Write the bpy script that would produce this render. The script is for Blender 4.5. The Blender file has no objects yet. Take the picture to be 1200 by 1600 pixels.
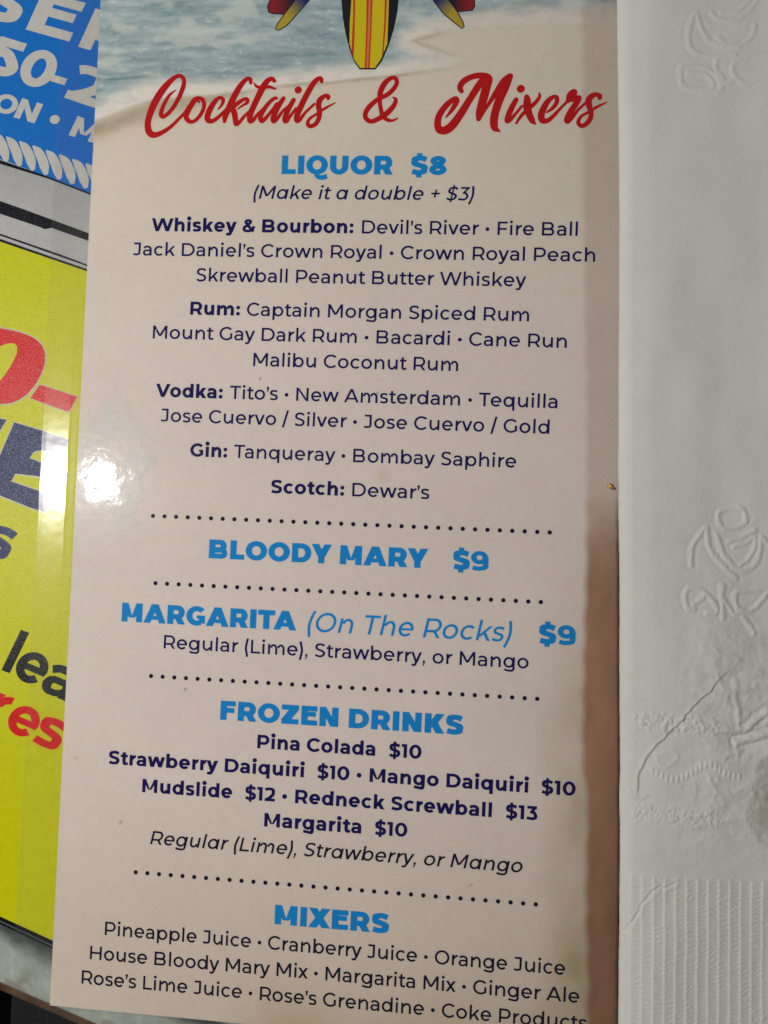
import bpy, math, random
import numpy as np
from mathutils import Matrix, Vector

# all measures below are millimetres on the table, written to the scene in metres
MM = 0.001
LINES = [[('K','LIQUOR',-15.746,5.782,67.061,5.2),('K','$8',9.248,16.069,67.061,5.2)],[('I','(Make it a double + $3)',-21.165,21.583,62.195,3.66)],[('B','Whiskey & Bourbon:',-41.046,-1.241,55.651,3.66),('M','Devil’s River · Fire Ball',0.387,41.042,55.651,3.66)],[('M','Jack Daniel’s Crown Royal · Crown Royal Peach',-44.574,44.426,50.817,3.66)],[('M','Skrewball Peanut Butter Whiskey',-31.622,31.859,45.919,3.66)],[('B','Rum:',-32.503,-22.649,39.371,3.66),('M','Captain Morgan Spiced Rum',-21.288,32.652,39.371,3.66)],[('M','Mount Gay Dark Rum · Bacardi · Cane Run',-39.738,39.793,34.547,3.66)],[('M','Malibu Coconut Rum',-19.578,19.776,29.65,3.66)],[('B','Vodka:',-38.582,-25.306,23.173,3.66),('M','Tito’s · New Amsterdam · Tequilla',-23.88,38.49,23.173,3.66)],[('M','Jose Cuervo / Silver · Jose Cuervo / Gold',-37.383,37.196,18.352,3.66)],[('B','Gin:',-31.165,-23.872,11.798,3.66),('M','Tanqueray · Bombay Saphire',-22.538,31.298,11.798,3.66)],[('B','Scotch:',-15.014,-0.846,5.299,3.66),('M','Dewar’s',0.687,15.314,5.299,3.66)],[('K','BLOODY MARY',-26.546,15.566,-7.69,5.2),('K','$9',20.221,26.898,-7.69,5.2)],[('K','MARGARITA',-43.231,-8.875,-20.683,5.2),('J','(On The Rocks)',-6.915,31.789,-20.683,5.2),('K','$9',36.646,43.388,-20.683,5.2)],[('M','Regular (Lime), Strawberry, or Mango',-34.581,34.981,-25.431,3.66)],[('K','FROZEN DRINKS',-22.847,23.352,-38.396,5.2)],[('B','Pina Colada',-15.409,7.149,-43.329,3.66),('B','$10',9.721,15.847,-43.329,3.66)],[('B','Strawberry Daiquiri',-44.434,-6.199,-48.232,3.66),('B','$10 ·',-3.677,4.757,-48.232,3.66),('B','Mango Daiquiri',6.282,35.768,-48.232,3.66),('B','$10',38.152,44.384,-48.232,3.66)],[('B','Mudslide',-37.474,-19.816,-53.17,3.66),('B','$12 ·',-17.356,-9.242,-53.17,3.66),('B','Redneck Screwball',-7.67,29.301,-53.17,3.66),('B','$13',31.806,37.659,-53.17,3.66)],[('B','Margarita',-13.396,5.139,-57.974,3.66),('B','$10',7.651,13.78,-57.974,3.66)],[('I','Regular (Lime), Strawberry, or Mango',-35.403,35.423,-62.942,3.66)],[('K','MIXERS',-10.559,11.048,-76.072,5.2)],[('M','Pineapple Juice · Cranberry Juice · Orange Juice',-43.486,43.683,-80.859,3.66)],[('M','House Bloody Mary Mix · Margarita Mix · Ginger Ale',-46.205,46.405,-85.685,3.66)],[('M','Rose’s Lime Juice · Rose’s Grenadine · Coke Products',-47.628,47.943,-90.455,3.66)]]
DOTS = [(34,0),(33,-12.993),(33,-30.889),(34,-68.495)]
TITLE = [[[(-37.498,83.607,0.22),(-38.707,82.619,0.622),(-39.599,81.096,0.805),(-40.241,79.19,0.915),(-40.008,78.388,0.915),(-39.245,78.616,0.841),(-37.995,79.948,0.841),(-36.842,82.041,0.915),(-36.076,84.135,0.951),(-35.948,85.468,0.841),(-36.371,86.233,0.805),(-37.153,86.428,0.805),(-38.281,85.766,1.024),(-39.934,83.96,1.39),(-41.547,81.292,1.463),(-42.491,78.811,1.317),(-42.843,76.903,1.28),(-42.514,75.376,1.354),(-41.608,74.709,1.244),(-40.266,74.996,0.988),(-38.388,76.139,0.768),(-36.546,77.947,0.659),(-35.449,79.182,0.622),(-34.734,80.322,0.732)],[(-32.7,81.23,0.439),(-33.355,81.65,0.732),(-34.175,80.701,1.098),(-34.88,79.371,1.098),(-35.171,78.231,1.024),(-34.595,77.47,0.915),(-33.818,77.317,0.768),(-32.887,77.943,0.768),(-31.991,79.272,0.805),(-31.675,80.695,0.805),(-32.11,81.741,0.805),(-32.892,82.029,0.695),(-33.651,81.803,0.732),(-34.188,80.987,0.915)],[(-28.759,79.835,0.366),(-28.043,80.876,0.659),(-27.988,81.729,0.805),(-28.673,82.054,0.695),(-29.593,81.26,1.024),(-30.478,79.743,1.207),(-30.894,78.416,1.207),(-30.76,77.619,1.098),(-29.984,77.429,0.915),(-29.052,77.94,0.805),(-27.953,78.981,0.659),(-26.679,80.305,0.659)],[(-22.607,84.929,0.659),(-22.735,85.63,0.841),(-23.407,85.747,0.841),(-24.585,84.465,1.098),(-25.813,82.196,1.28),(-26.756,79.926,1.28),(-27.353,78.412,1.134),(-27.457,77.37,0.732)],[(-24.939,79.828,0.293),(-24.018,80.488,0.476),(-23.188,81.053,0.732),(-23.119,81.62,0.805),(-23.697,81.773,0.732),(-24.993,80.963,0.915),(-25.906,80.113,1.098),(-25.567,78.977,1.171),(-25.322,77.842,1.098),(-25.183,76.896,0.915),(-24.62,77.085,0.805),(-23.54,78.407,0.622),(-22.633,79.351,0.549)],[(-17.943,85.285,0.732),(-18.438,85.759,0.841),(-19.364,85.292,1.098),(-20.247,83.879,1.317),(-21.281,81.615,1.207),(-22.135,79.539,1.207),(-22.491,78.217,1.134),(-22.376,77.367,0.915),(-21.762,77.65,0.841),(-20.96,78.782,0.622),(-20.056,79.724,0.549)],[(-22.007,84.983,0.22),(-21.404,84.262,0.585),(-20.254,84.03,0.659),(-18.933,84.157,0.659),(-17.685,83.774,0.402)],[(-17.315,81.886,0.549),(-17.788,81.888,0.732),(-18.79,81.042,0.805),(-19.857,79.535,0.951),(-20.37,78.309,1.024),(-20.103,77.46,0.915),(-19.405,77.931,0.805),(-18.153,79.532,0.622),(-17.268,80.849,0.659)],[(-15.992,81.882,0.841),(-16.872,80.471,1.061),(-17.646,78.777,1.098),(-17.886,77.835,1.024),(-17.674,77.327,0.805),(-16.951,78.06,0.732),(-16.066,79.34,0.585),(-15.16,80.185,0.549)],[(-13.997,81.556,0.915),(-14.779,80.09,1.061),(-15.457,78.398,1.061),(-15.565,77.457,0.878),(-15.131,77.457,0.805),(-14.514,78.397,0.659),(-13.452,79.899,0.549)],[(-8.652,85.146,0.732),(-8.788,85.672,0.805),(-9.298,85.75,0.878),(-10.287,84.777,1.098),(-11.501,82.526,1.171),(-12.528,80.273,1.207),(-13.167,78.583,1.171),(-13.214,77.549,0.988),(-12.602,77.737,0.841),(-11.538,79.144,0.585),(-9.919,80.737,0.549)],[(-7.253,81.856,0.732),(-7.27,82.231,0.841),(-7.929,82.327,0.841),(-8.832,81.579,1.098),(-9.063,80.454,1.098),(-8.818,79.14,1.024),(-8.947,77.827,0.951),(-9.557,76.797,0.878),(-10.478,76.422,0.841),(-11.024,76.891,0.768),(-10.728,77.829,0.622),(-9.457,78.766,0.512),(-7.821,79.888,0.549),(-5.815,81.008,0.22)]],[[(5.184,82.066,0.183),(5.813,81.598,0.732),(5.527,80.482,0.951),(4.298,78.995,1.098),(2.501,77.786,0.988),(1.224,77.359,0.915),(0.312,77.882,0.915),(0.087,78.815,0.951),(0.735,80.12,1.024),(2.339,81.609,0.915),(4.149,82.535,0.915),(5.391,83.742,0.915),(5.898,84.858,0.841),(5.586,85.698,0.841),(4.753,85.758,0.841),(3.593,84.775,1.098),(2.831,83.099,1.098),(2.754,81.421,0.878),(3.002,79.929,0.805),(3.39,78.624,0.915),(4.164,77.785,0.805),(5.283,77.505,0.549),(6.333,77.969,0.293)]],[[(15.586,78.176,0.329),(16.452,79.285,0.732),(17.22,80.578,0.988),(17.457,81.502,1.098),(16.87,81.597,1.024),(15.496,80.397,1.171),(14.293,78.548,1.28),(14.032,76.882,1.317),(14.405,75.771,1.427),(15.505,75.642,1.646),(16.746,76.511,1.646),(18.295,78.727,1.5),(19.995,81.68,1.317),(21.526,84.261,1.39),(22.73,85.917,1.28)],[(18.3,83.165,0.915),(17.998,83.906,1.098),(18.591,85.014,1.207),(20.19,85.931,1.134),(21.996,86.161,1.207),(23.284,85.637,1.463),(23.066,84.254,1.646),(22.45,81.488,1.646),(21.91,79.091,1.463),(21.743,77.801,0.915)],[(21.783,77.708,0.732),(23.141,80.011,0.659),(24.668,82.587,1.024),(26.2,84.977,1.317),(27.333,85.985,1.207)],[(27.333,85.985,1.207),(26.596,84.054,1.537),(25.523,81.479,1.61),(24.81,78.902,1.537),(24.657,77.246,1.537),(24.92,76.05,1.28),(25.809,75.443,0.366)],[(28.674,81.507,0.915),(28.005,80.185,1.098),(27.348,78.531,1.134),(27.156,77.428,0.988),(27.74,77.704,0.805),(28.6,78.713,0.622),(29.799,80.272,0.512)],[(30.631,82.015,1.024),(30.748,81.28,1.39),(30.796,79.995,1.463),(31.3,78.526,1.28),(31.879,77.425,1.098),(32.4,76.875,0.366)],[(32.933,82.742,0.366),(32.996,82.008,0.659),(32.285,80.909,0.768),(31.072,79.811,0.841),(29.692,78.344,0.659),(28.846,76.968,0.439)],[(34.5,79.071,0.366),(35.541,79.893,0.732),(36.217,80.899,0.841),(36.237,81.814,0.878),(35.64,82.036,0.768),(34.601,81.178,1.061),(33.765,79.622,1.28),(33.455,78.34,1.28),(33.754,77.515,1.171),(34.736,77.515,0.915),(35.773,78.429,0.732),(36.97,79.799,0.585),(38.17,81.077,0.549)],[(38.341,81.259,0.915),(38.568,82.356,0.988),(39.254,83.048,0.915),(39.616,82.864,0.841),(39.204,81.988,1.098),(39.046,81.44,0.915)],[(39.217,81.622,0.915),(40.364,81.838,0.951),(39.954,80.889,1.134),(38.948,79.247,1.207),(38.29,77.786,1.134),(38.484,77.329,0.915),(39.339,78.242,0.768),(40.355,79.61,0.585),(41.554,80.794,0.549)],[(44.174,81.789,0.841),(44.16,82.191,0.841),(43.267,82.431,0.915),(42.234,81.613,1.207),(42.279,80.336,1.134),(42.679,79.058,0.915),(42.547,77.782,0.951),(41.7,76.726,0.878),(40.91,76.507,0.841),(40.388,77.237,0.768),(40.933,78.331,0.585),(42.148,79.059,0.549),(43.531,79.968,0.585),(45.526,81.002,0.22)]]]
TDOT = [(0,[-13.182,83.53],0.732),(2,[29.458,83.582],0.768)]
BO = {'black':[[-6.689,112.451],[-6.039,106.142],[-5.508,101.107],[-5.098,97.713],[-4.481,94.697],[-3.604,91.684],[-2.558,89.05],[-1.374,87.469],[1.672,87.45],[2.828,89.012],[3.998,91.994],[4.893,95.351],[5.397,98.339],[5.583,100.957],[5.9,108.45],[5.99,112.202]],'yellow':[[-4.564,112.41],[-3.563,101.08],[-3.703,96.568],[-3.562,92.434],[-2.497,89.349],[-1.275,87.768],[1.548,87.75],[2.556,89.313],[3.76,92.37],[3.735,96.486],[3.695,100.982],[3.766,112.246]],'s1':[[-3.815,112.395],[-3.189,101.075],[-3.101,97.313],[-3.126,93.557],[-3.083,90.854],[-2.665,89.801],[-2.641,93.552],[-2.816,101.07],[-3.191,112.383]],'s2':[[-0.949,112.339],[-0.616,101.041],[-0.449,95.407],[-0.42,87.762],[-0.122,87.76],[-0.152,95.404],[-0.206,101.035],[-0.576,112.331]],'s3':[[-0.328,112.326],[0.166,101.03],[0.332,95.399],[0.249,87.758],[0.546,87.756],[0.592,95.396],[0.538,101.025],[0.17,112.317]],'s4':[[2.527,112.27],[2.916,100.993],[2.994,96.494],[2.818,90.134],[3.095,90.581],[3.328,96.491],[3.324,100.987],[2.899,112.263]],'lr':[[-17.597,108.863],[-19.466,101.295],[-19.899,99.972],[-19.624,98.944],[-18.778,98.706],[-16.496,98.527],[-14.126,100.466],[-13.404,101.213],[-10.033,108.73]],'lf':[[-6.274,108.664],[-11.895,101.193],[-14.582,98.012],[-16.018,96.326],[-17.564,95.358],[-18.105,95.591],[-17.839,96.421],[-16.491,98.413],[-14.177,101.602],[-10.033,108.73]],'rr':[[17.792,108.24],[19.971,100.763],[20.088,99.647],[19.683,98.835],[16.956,98.645],[15.072,100.084],[14.492,100.837],[12.294,108.337]],'rf':[[7.379,108.423],[12.292,100.866],[14.223,98.418],[16.683,96.343],[17.889,95.364],[18.242,95.657],[17.953,96.515],[16.777,98.573],[15.042,100.829],[13.519,108.315]]}
SHORE = [[-65.075,74.149],[-58.588,76.336],[-52.121,78.126],[-47.008,80.163],[-41.266,82.061],[-30.493,82.66],[-15.243,84.743],[-4.889,85.446],[3.375,86.276],[8.878,86.99],[16.405,88.058],[21.345,88.89],[18.179,89.282],[14.24,90.425],[9.9,91.95],[8.018,92.961],[9.823,93.814],[15.275,95.001],[22.537,95.544],[33.345,95.797],[46.978,95.893],[62.705,96.566]]
NR = [[(67.816,4.963),(68.921,5.471),(71.82,5.818),(72.777,3.777),(71.035,2.319),(68.807,1.994),(67.867,3.344),(67.816,4.963)],[(63.187,-4.965),(63.096,-2.189),(64.146,0.175),(65.66,2.094)],[(65.66,2.094),(66.213,-1.125),(68.094,-3.817),(71.323,-6.897)],[(67.5,0.782),(68.722,-2.402),(71.042,-5.067),(73.277,-5.194),(75.213,-3.034),(75.545,0.664)],[(69.767,-0.046),(71.985,0.511),(74.392,1.998)],[(70.697,-1.16),(72.682,-0.381),(74.434,0.616),(74.283,-1.694),(73.012,-3.825),(71.697,-4.576)],[(63.892,-12.795),(62.648,-12.627),(62.243,-10.566),(62.873,-9.147),(65.127,-9.269),(65.613,-10.401),(63.637,-11.884)],[(65.583,-9.478),(66.972,-10.796),(67.94,-13.053),(66.157,-13.373)],[(68.904,-8.165),(69.208,-10.686),(70.619,-12.917),(71.962,-13.079)],[(68.688,-8.406),(68.887,-11.162),(69.093,-14.146)],[(77.375,-8.449),(73.62,-9.089),(71.402,-9.427),(71.237,-11.276),(72.622,-12.816),(74.614,-12.486),(76.546,-10.325),(77.818,-8.427)],[(72.873,-13.722),(73.804,-15.052),(74.74,-16.609)],[(75.545,0.664),(77.14,-0.648)],[(70.288,98.935),(68.077,97.059),(65.353,96.854)],[(71.859,99.39),(69.901,96.798),(67.674,95.397),(64.935,95.666),(63.527,96.877)],[(60.568,96.435),(59.622,93.815),(59.372,90.949),(60.572,89.267),(63.787,88.765),(68.095,89.207)],[(60.797,96.432),(62.286,92.832),(64.167,91.144),(65.997,90.89)],[(65.048,92.089),(66.452,90.886),(68.724,90.866),(70.939,92.508),(71.552,94.639)],[(64.714,88.282),(65.025,85.662),(66.208,84.23),(65.813,82.332)],[(58.374,86.418),(61.115,86.639),(64.342,85.666),(65.525,84.233),(65.366,82.096),(62.175,82.108),(58.958,82.597),(58.199,84.748),(58.374,86.418)],[(59.559,85.218),(62.532,85.201),(64.175,83.765),(63.529,82.579),(60.332,82.592)],[(74.428,89.157),(70.603,88.713),(67.928,87.308),(67.753,85.646),(69.399,83.74),(71.646,84.202),(74.535,85.606)],[(65.253,85.661),(66.45,83.754),(67.797,84.222)]]
C1 = [(70.505,-23.489),(67.494,-27.103),(64.893,-29.783),(62.302,-32.926),(59.706,-36.076),(57.314,-38.759),(56.055,-41.602),(55.448,-43.712),(55.511,-45.547)]
C2 = [(62.356,-61.745),(60.15,-62.829),(59.247,-62.672),(56.647,-65.616),(55.601,-67.983),(54.337,-70.597),(53.243,-71.601)]
FO = [[(69.057,-34.111),(73.064,-34.203),(75.231,-32.585),(77.603,-30.616)],[(72.241,-36.309),(74.88,-35.571),(78.374,-34.211)],[(71.674,-25.256),(72.024,-29.355),(72.603,-33.661)],[(53.719,-46.13),(54.651,-46.87),(56.452,-46.631)],[(72.238,-36.195),(72.516,-38.002),(74.536,-38.782)]]
TK = [(57.423,-41.971),(60.848,-43.348),(63.514,-42.481),(66.581,-40.446),(68.374,-40.67),(70.642,-42.002),(73.543,-42.49)]
EL = [[(58.238,-39.389),(59.782,-38.37),(61.362,-38.497),(61.617,-39.398),(59.882,-41.348),(58.518,-40.979),(58.238,-39.389)],[(70.119,-39.527),(70.971,-38.331),(72.302,-38.244),(72.559,-39.367),(71.021,-39.924)],[(64.899,-43.76),(65.405,-45.554),(68.085,-45.597),(68.723,-44.641),(67.553,-42.895)]]
HO = [(78.93,-38.04),(76.756,-39.091),(75.82,-40.972),(75.8,-43.928),(75.008,-46.936),(74.078,-49.045),(75.375,-51.674),(77.898,-54.883),(80.131,-56.071)]
BN = [-33.28,-49.877]
NE = [[45.793,114.423],[46.655,99.814],[47.521,81.663],[48.506,60.031],[49.178,37.366],[49.968,11.334],[50.852,-7.442],[51.46,-24.944],[52.179,-42.335],[52.266,-48.119],[52.58,-53.876],[53.065,-71.111],[53.151,-76.84],[53.83,-99.619]]
RIB = [56.469,77.993,-60.867]
AD = {'blue':[[-83.505,112.901],[-40.928,112.093],[-39.561,58.223],[-54.124,63.318],[-73.026,70.035],[-81.249,72.866]],'line1':[[-81.234,72.606],[-73.012,69.777],[-63.527,66.723],[-54.124,63.318],[-38.247,57.729],[-38.228,57.35],[-54.104,62.935],[-62.831,66.084],[-72.969,69.001],[-81.183,71.697]],'bar':[[-80.766,64.301],[-72.558,61.514],[-67.132,59.756],[-62.004,58.006],[-53.7,55.153],[-39.185,50.638],[-39.122,49.375],[-53.621,53.624],[-61.644,56.216],[-62.951,55.946],[-64.301,56.445],[-72.416,58.936],[-80.62,61.71]],'line2':[[-80.38,57.44],[-72.196,54.946],[-59.252,50.874],[-54.037,49.034],[-38.872,44.332],[-38.86,44.08],[-54.02,48.716],[-59.495,50.487],[-72.175,54.56],[-80.358,57.053]],'line3':[[-80.321,56.406],[-72.14,53.917],[-64.026,51.322],[-53.99,48.144],[-38.823,43.324],[-38.804,42.946],[-53.967,47.699],[-63.999,50.81],[-72.108,53.338],[-80.292,55.889]],'yellow':[[-80.292,55.889],[-72.108,53.338],[-53.967,47.699],[-38.804,42.946],[-38.612,-88.412],[-53.846,-83.009],[-64.814,-79.241],[-72.829,-76.545]],'line4':[[-72.829,-76.545],[-64.814,-79.241],[-53.846,-83.009],[-38.612,-88.412],[-38.569,-89.258],[-53.8,-83.863],[-64.774,-79.979],[-72.787,-77.287]],'line5':[[-72.766,-77.657],[-64.753,-80.348],[-53.781,-84.23],[-38.551,-89.62],[-38.532,-89.983],[-53.761,-84.596],[-64.733,-80.716],[-72.745,-78.028]]}
ROPE = [[(-80.268,77.017,0.5),(-79.266,75.977,1.7),(-78.378,74.549,1.95),(-77.753,72.992,1.9),(-77.419,71.826,1.2)],[(-77.429,76.107,0.5),(-76.43,75.07,1.7),(-75.545,73.644,1.95),(-74.923,72.091,1.9),(-74.59,70.926,1.2)],[(-74.598,75.2,0.5),(-73.603,74.165,1.7),(-72.722,72.742,1.95),(-72.101,71.192,1.9),(-71.77,70.03,1.2)],[(-71.777,74.296,0.5),(-70.785,73.263,1.7),(-69.907,71.844,1.95),(-69.289,70.296,1.9),(-68.96,69.136,1.2)],[(-68.965,73.395,0.5),(-67.976,72.364,1.7),(-67.101,70.948,1.95),(-66.486,69.403,1.9),(-66.158,68.245,1.2)],[(-66.161,72.497,0.5),(-65.176,71.468,1.7),(-64.304,70.054,1.95),(-63.692,68.513,1.9),(-63.365,67.357,1.2)],[(-63.367,71.602,0.5),(-62.385,70.575,1.7),(-61.516,69.164,1.95),(-60.906,67.625,1.9),(-60.581,66.472,1.2)],[(-60.581,70.709,0.5),(-59.603,69.685,1.7),(-58.737,68.277,1.95),(-58.13,66.741,1.9),(-57.806,65.589,1.2)],[(-57.804,69.819,0.5),(-56.829,68.797,1.7),(-55.967,67.392,1.95),(-55.362,65.859,1.9),(-55.039,64.709,1.2)],[(-55.036,68.933,0.5),(-54.065,67.913,1.7),(-53.206,66.51,1.95),(-52.603,64.98,1.9),(-52.282,63.833,1.2)],[(-52.277,68.048,0.5),(-51.309,67.031,1.7),(-50.453,65.631,1.95),(-49.852,64.104,1.9),(-49.533,62.958,1.2)],[(-49.526,67.167,0.5),(-48.561,66.152,1.7),(-47.709,64.755,1.95),(-47.11,63.23,1.9),(-46.792,62.087,1.2)]]
E_NAVY = [[-67.201,17.322],[-61.854,15.967],[-55.868,14.264],[-56.875,11.077],[-61.382,12.06],[-62.936,11.628],[-63.656,10.338],[-57.786,8.523],[-58.566,5.973],[-61.629,6.87],[-66.385,7.203],[-67.225,5.653],[-62.273,4.195],[-58.804,3.066],[-59.943,-0.127],[-63.001,0.633],[-69.315,2.788],[-72.015,3.698],[-70.679,8.317]]
HY = [[-62.336,24.956],[-54.486,22.766],[-56.153,19.685],[-64.167,22.238]]
RED0 = [[-80.546,36.792],[-72.484,36.189],[-67.12,35.28],[-63.333,33.706],[-61.618,31.2],[-61.953,27.633],[-64.117,23.764],[-67.422,21.383],[-71.631,20.752],[-79.712,22.053]]
RH = [[-76.026,27.913],[-72.488,31.454],[-69.902,32.792],[-68.054,32.962],[-67.337,31.957],[-67.88,29.776],[-70.069,26.15],[-72.345,24.048],[-74.991,23.72]]
VN = [[-72.832,18.422],[-68.814,17.78],[-70.262,15.192],[-72.55,13.337]]
ADL = [('S','w',-80.033,99.581,-70.727,96.736,8.293),('E','w',-69.093,96.198,-59.378,93.512,8.293),('R','w',-58.009,92.596,-48.944,90.079,8.293),('5','w',-78.049,88.204,-70.95,86.084,7.561),('0','w',-70.936,85.825,-63.894,83.722,7.561),('-','w',-64.293,83.724,-61.195,82.809,6.098),('2','w',-60.513,82.42,-53.409,80.087,7.561),('O','w',-75.441,80,-70.674,78.567,3.902),('N','w',-70.667,78.437,-66.065,77.141,4.146),('•','w',-63.899,76.367,-61.878,75.723,4.024),('M','w',-59.056,74.824,-53.576,73.163,4.146),('l','b',-67.165,-31.504,-65.428,-32.032,8.78),('e','b',-65.27,-32.523,-59.275,-34.551,8.537),('a','b',-59.385,-34.931,-53.696,-36.835,8.537),('r','r',-70.308,-41.333,-66.562,-42.477,8.293),('e','r',-66.273,-42.958,-60.41,-44.955,8.293),('s','r',-60.54,-44.964,-55.11,-46.849,8.293),('s','n',-72.929,-8.502,-67.54,-10.281,8.78)]
EDGE = [[-64.143,-91.773],[-45.138,-97.763]]
CAMP = [18.5436, -0.5197, 145.0789]
CAMR = [[0.9959736, -0.0401739, 0.0801415], [0.0419947, 0.9988937, -0.0211639], [-0.0792026, 0.0244442, 0.9965588]]
FOC = 1199.072

# ------------------------------------------------------------------ camera, world, lamps
scene = bpy.context.scene
cam_data = bpy.data.cameras.new('camera')
cam_data.sensor_fit = 'VERTICAL'
cam_data.sensor_height = 24.0
cam_data.lens = FOC / 1600.0 * 24.0
cam_data.clip_start = 0.005
cam_data.clip_end = 20.0
cam = bpy.data.objects.new('camera', cam_data)
scene.collection.objects.link(cam)
m = Matrix(CAMR).to_4x4()
m.translation = Vector(CAMP) * MM
cam.matrix_world = m
scene.camera = cam

world = bpy.data.worlds.new('World')
scene.world = world
world.use_nodes = True
world.node_tree.nodes['Background'].inputs['Color'].default_value = (0.93, 0.98, 1.0, 1)
world.node_tree.nodes['Background'].inputs['Strength'].default_value = 0.125

def lamp(name, loc, power, radius, color):
    l = bpy.data.lights.new(name, 'POINT')
    l.energy = power; l.shadow_soft_size = radius; l.color = color
    o = bpy.data.objects.new(name, l)
    o.location = Vector(loc) * MM
    scene.collection.objects.link(o)
    return o
# small bulb over the left of the table: mirrored in the plastic film
lamp('table_bulb', (-218.4, 23.2, 360.0), 5.5, 0.0084, (1.0, 0.955, 0.90))

scene.view_settings.view_transform = 'Standard'
scene.view_settings.look = 'None'
scene.view_settings.exposure = 0.0
scene.view_settings.gamma = 1.0
scene.render.engine = 'CYCLES'
scene.cycles.transparent_max_bounces = 16
scene.cycles.max_bounces = 8

# ------------------------------------------------------------------ helpers
def new_obj(name, verts, faces, mat, parent=None, smooth=False, col=None):
    me = bpy.data.meshes.new(name)
    v = np.asarray(verts, dtype=np.float64) * MM
    me.from_pydata(v.tolist(), [], faces)
    me.update()
    for mt in (mat if isinstance(mat, (list, tuple)) else [mat]):
        me.materials.append(mt)
    if smooth:
        me.polygons.foreach_set('use_smooth', [True] * len(me.polygons))
    if col is not None:
        a = me.color_attributes.new('tint', 'FLOAT_COLOR', 'POINT')
        c = np.ones((len(v), 4)); c[:, :3] = col
        a.data.foreach_set('color', c.ravel())
    o = bpy.data.objects.new(name, me)
    scene.collection.objects.link(o)
    if parent: o.parent = parent
    return o

def grid_obj(name, X, Y, Z, mat, parent=None, col=None, smooth=True, mask=None):
    ny, nx = X.shape
    v = np.stack([X, Y, Z], -1).reshape(-1, 3) * MM
    i = np.arange(ny * nx).reshape(ny, nx)
    f = np.stack([i[:-1, :-1], i[:-1, 1:], i[1:, 1:], i[1:, :-1]], -1).reshape(-1, 4)
    if mask is not None: f = f[mask[:-1, :-1].reshape(-1)]
    me = bpy.data.meshes.new(name)
    me.vertices.add(len(v)); me.vertices.foreach_set('co', v.ravel())
    me.loops.add(f.size); me.loops.foreach_set('vertex_index', f.ravel().astype(np.int32))
    me.polygons.add(len(f)); me.polygons.foreach_set('loop_start', np.arange(0, f.size, 4, dtype=np.int32))
    me.update(calc_edges=True)
    me.polygons.foreach_set('use_smooth', [smooth] * len(f))
    me.materials.append(mat)
    if col is not None:
        a = me.color_attributes.new('tint', 'FLOAT_COLOR', 'POINT')
        c = np.ones((len(v), 4)); c[:, :3] = col.reshape(-1, 3)
        a.data.foreach_set('color', c.ravel())
    o = bpy.data.objects.new(name, me)
    scene.collection.objects.link(o)
    if parent: o.parent = parent
    return o

def box(name, x0, x1, y0, y1, z0, z1, mat, parent=None):
    v = [(x0,y0,z0),(x1,y0,z0),(x1,y1,z0),(x0,y1,z0),(x0,y0,z1),(x1,y0,z1),(x1,y1,z1),(x0,y1,z1)]
    f = [(3,2,1,0),(4,5,6,7),(0,1,5,4),(1,2,6,5),(2,3,7,6),(3,0,4,7)]
    return new_obj(name, v, f, mat, parent)

def empty(name, loc, label, cat, group=None):
    o = bpy.data.objects.new(name, None)
    scene.collection.objects.link(o)
    o.location = Vector(loc) * MM
    o.empty_display_size = 0.02
    o['label'] = label; o['category'] = cat
    if group: o['group'] = group
    return o

def keep_world(root):
    bpy.context.view_layer.update()
    for c in root.children:
        c.matrix_parent_inverse = Matrix.Translation(-root.location)

# ---- value noise for the printed pictures and the paper relief
_rng = np.random.default_rng(11)
_tab = _rng.random((256, 256))
def vnoise(x, y):
    xi = np.floor(x).astype(int); yi = np.floor(y).astype(int)
    fx = x - xi; fy = y - yi
    fx = fx*fx*(3-2*fx); fy = fy*fy*(3-2*fy)
    g = lambda a, b: _tab[a & 255, b & 255]
    return (g(xi,yi)*(1-fx)+g(xi+1,yi)*fx)*(1-fy)+(g(xi,yi+1)*(1-fx)+g(xi+1,yi+1)*fx)*fy
def fbm(x, y, o=4, r=.55):
    s = 0; a = 1; t = 0
    for k in range(o):
        s = s + a*vnoise(x+17.3*k, y+9.1*k); t += a; a *= r; x = x*2.03; y = y*2.03
    return s/t
def sst(a, b, x):
    t = np.clip((x-a)/(b-a), 0, 1); return t*t*(3-2*t)
def seg_dist(X, Y, pts):
    """distance to a polyline"""
    d = np.full(X.shape, 1e9)
    for (ax, ay, *_), (bx, by, *_) in zip(pts, pts[1:]):
        vx, vy = bx-ax, by-ay; L = vx*vx+vy*vy+1e-12
        t = np.clip(((X-ax)*vx+(Y-ay)*vy)/L, 0, 1)
        d = np.minimum(d, np.hypot(X-ax-t*vx, Y-ay-t*vy))
    return d
def inside(X, Y, pts):
    r = np.zeros(X.shape, bool); n = len(pts)
    for i in range(n):
        x0, y0 = pts[i][:2]; x1, y1 = pts[(i+1) % n][:2]
        if y0 == y1: continue
        c = ((y0 > Y) != (y1 > Y)) & (X < (x1-x0)*(Y-y0)/(y1-y0)+x0)
        r ^= c
    return r
def catmull(P, n=10):
    P = np.array(P, float)
    if len(P) < 3: n = max(n, 2); return np.array([P[0]+(P[1]-P[0])*i/n for i in range(n+1)])
    Q = np.vstack([2*P[0]-P[1], P, 2*P[-1]-P[-2]])
    out = []
    for i in range(1, len(Q)-2):
        a, b, c, d = Q[i-1:i+3]
        for k in range(n):
            t = k/n
            out.append(.5*(2*b+(c-a)*t+(2*a-5*b+4*c-d)*t*t+(3*b-a-3*c+d)*t**3))
    out.append(P[-1])
    return np.array(out)

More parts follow.
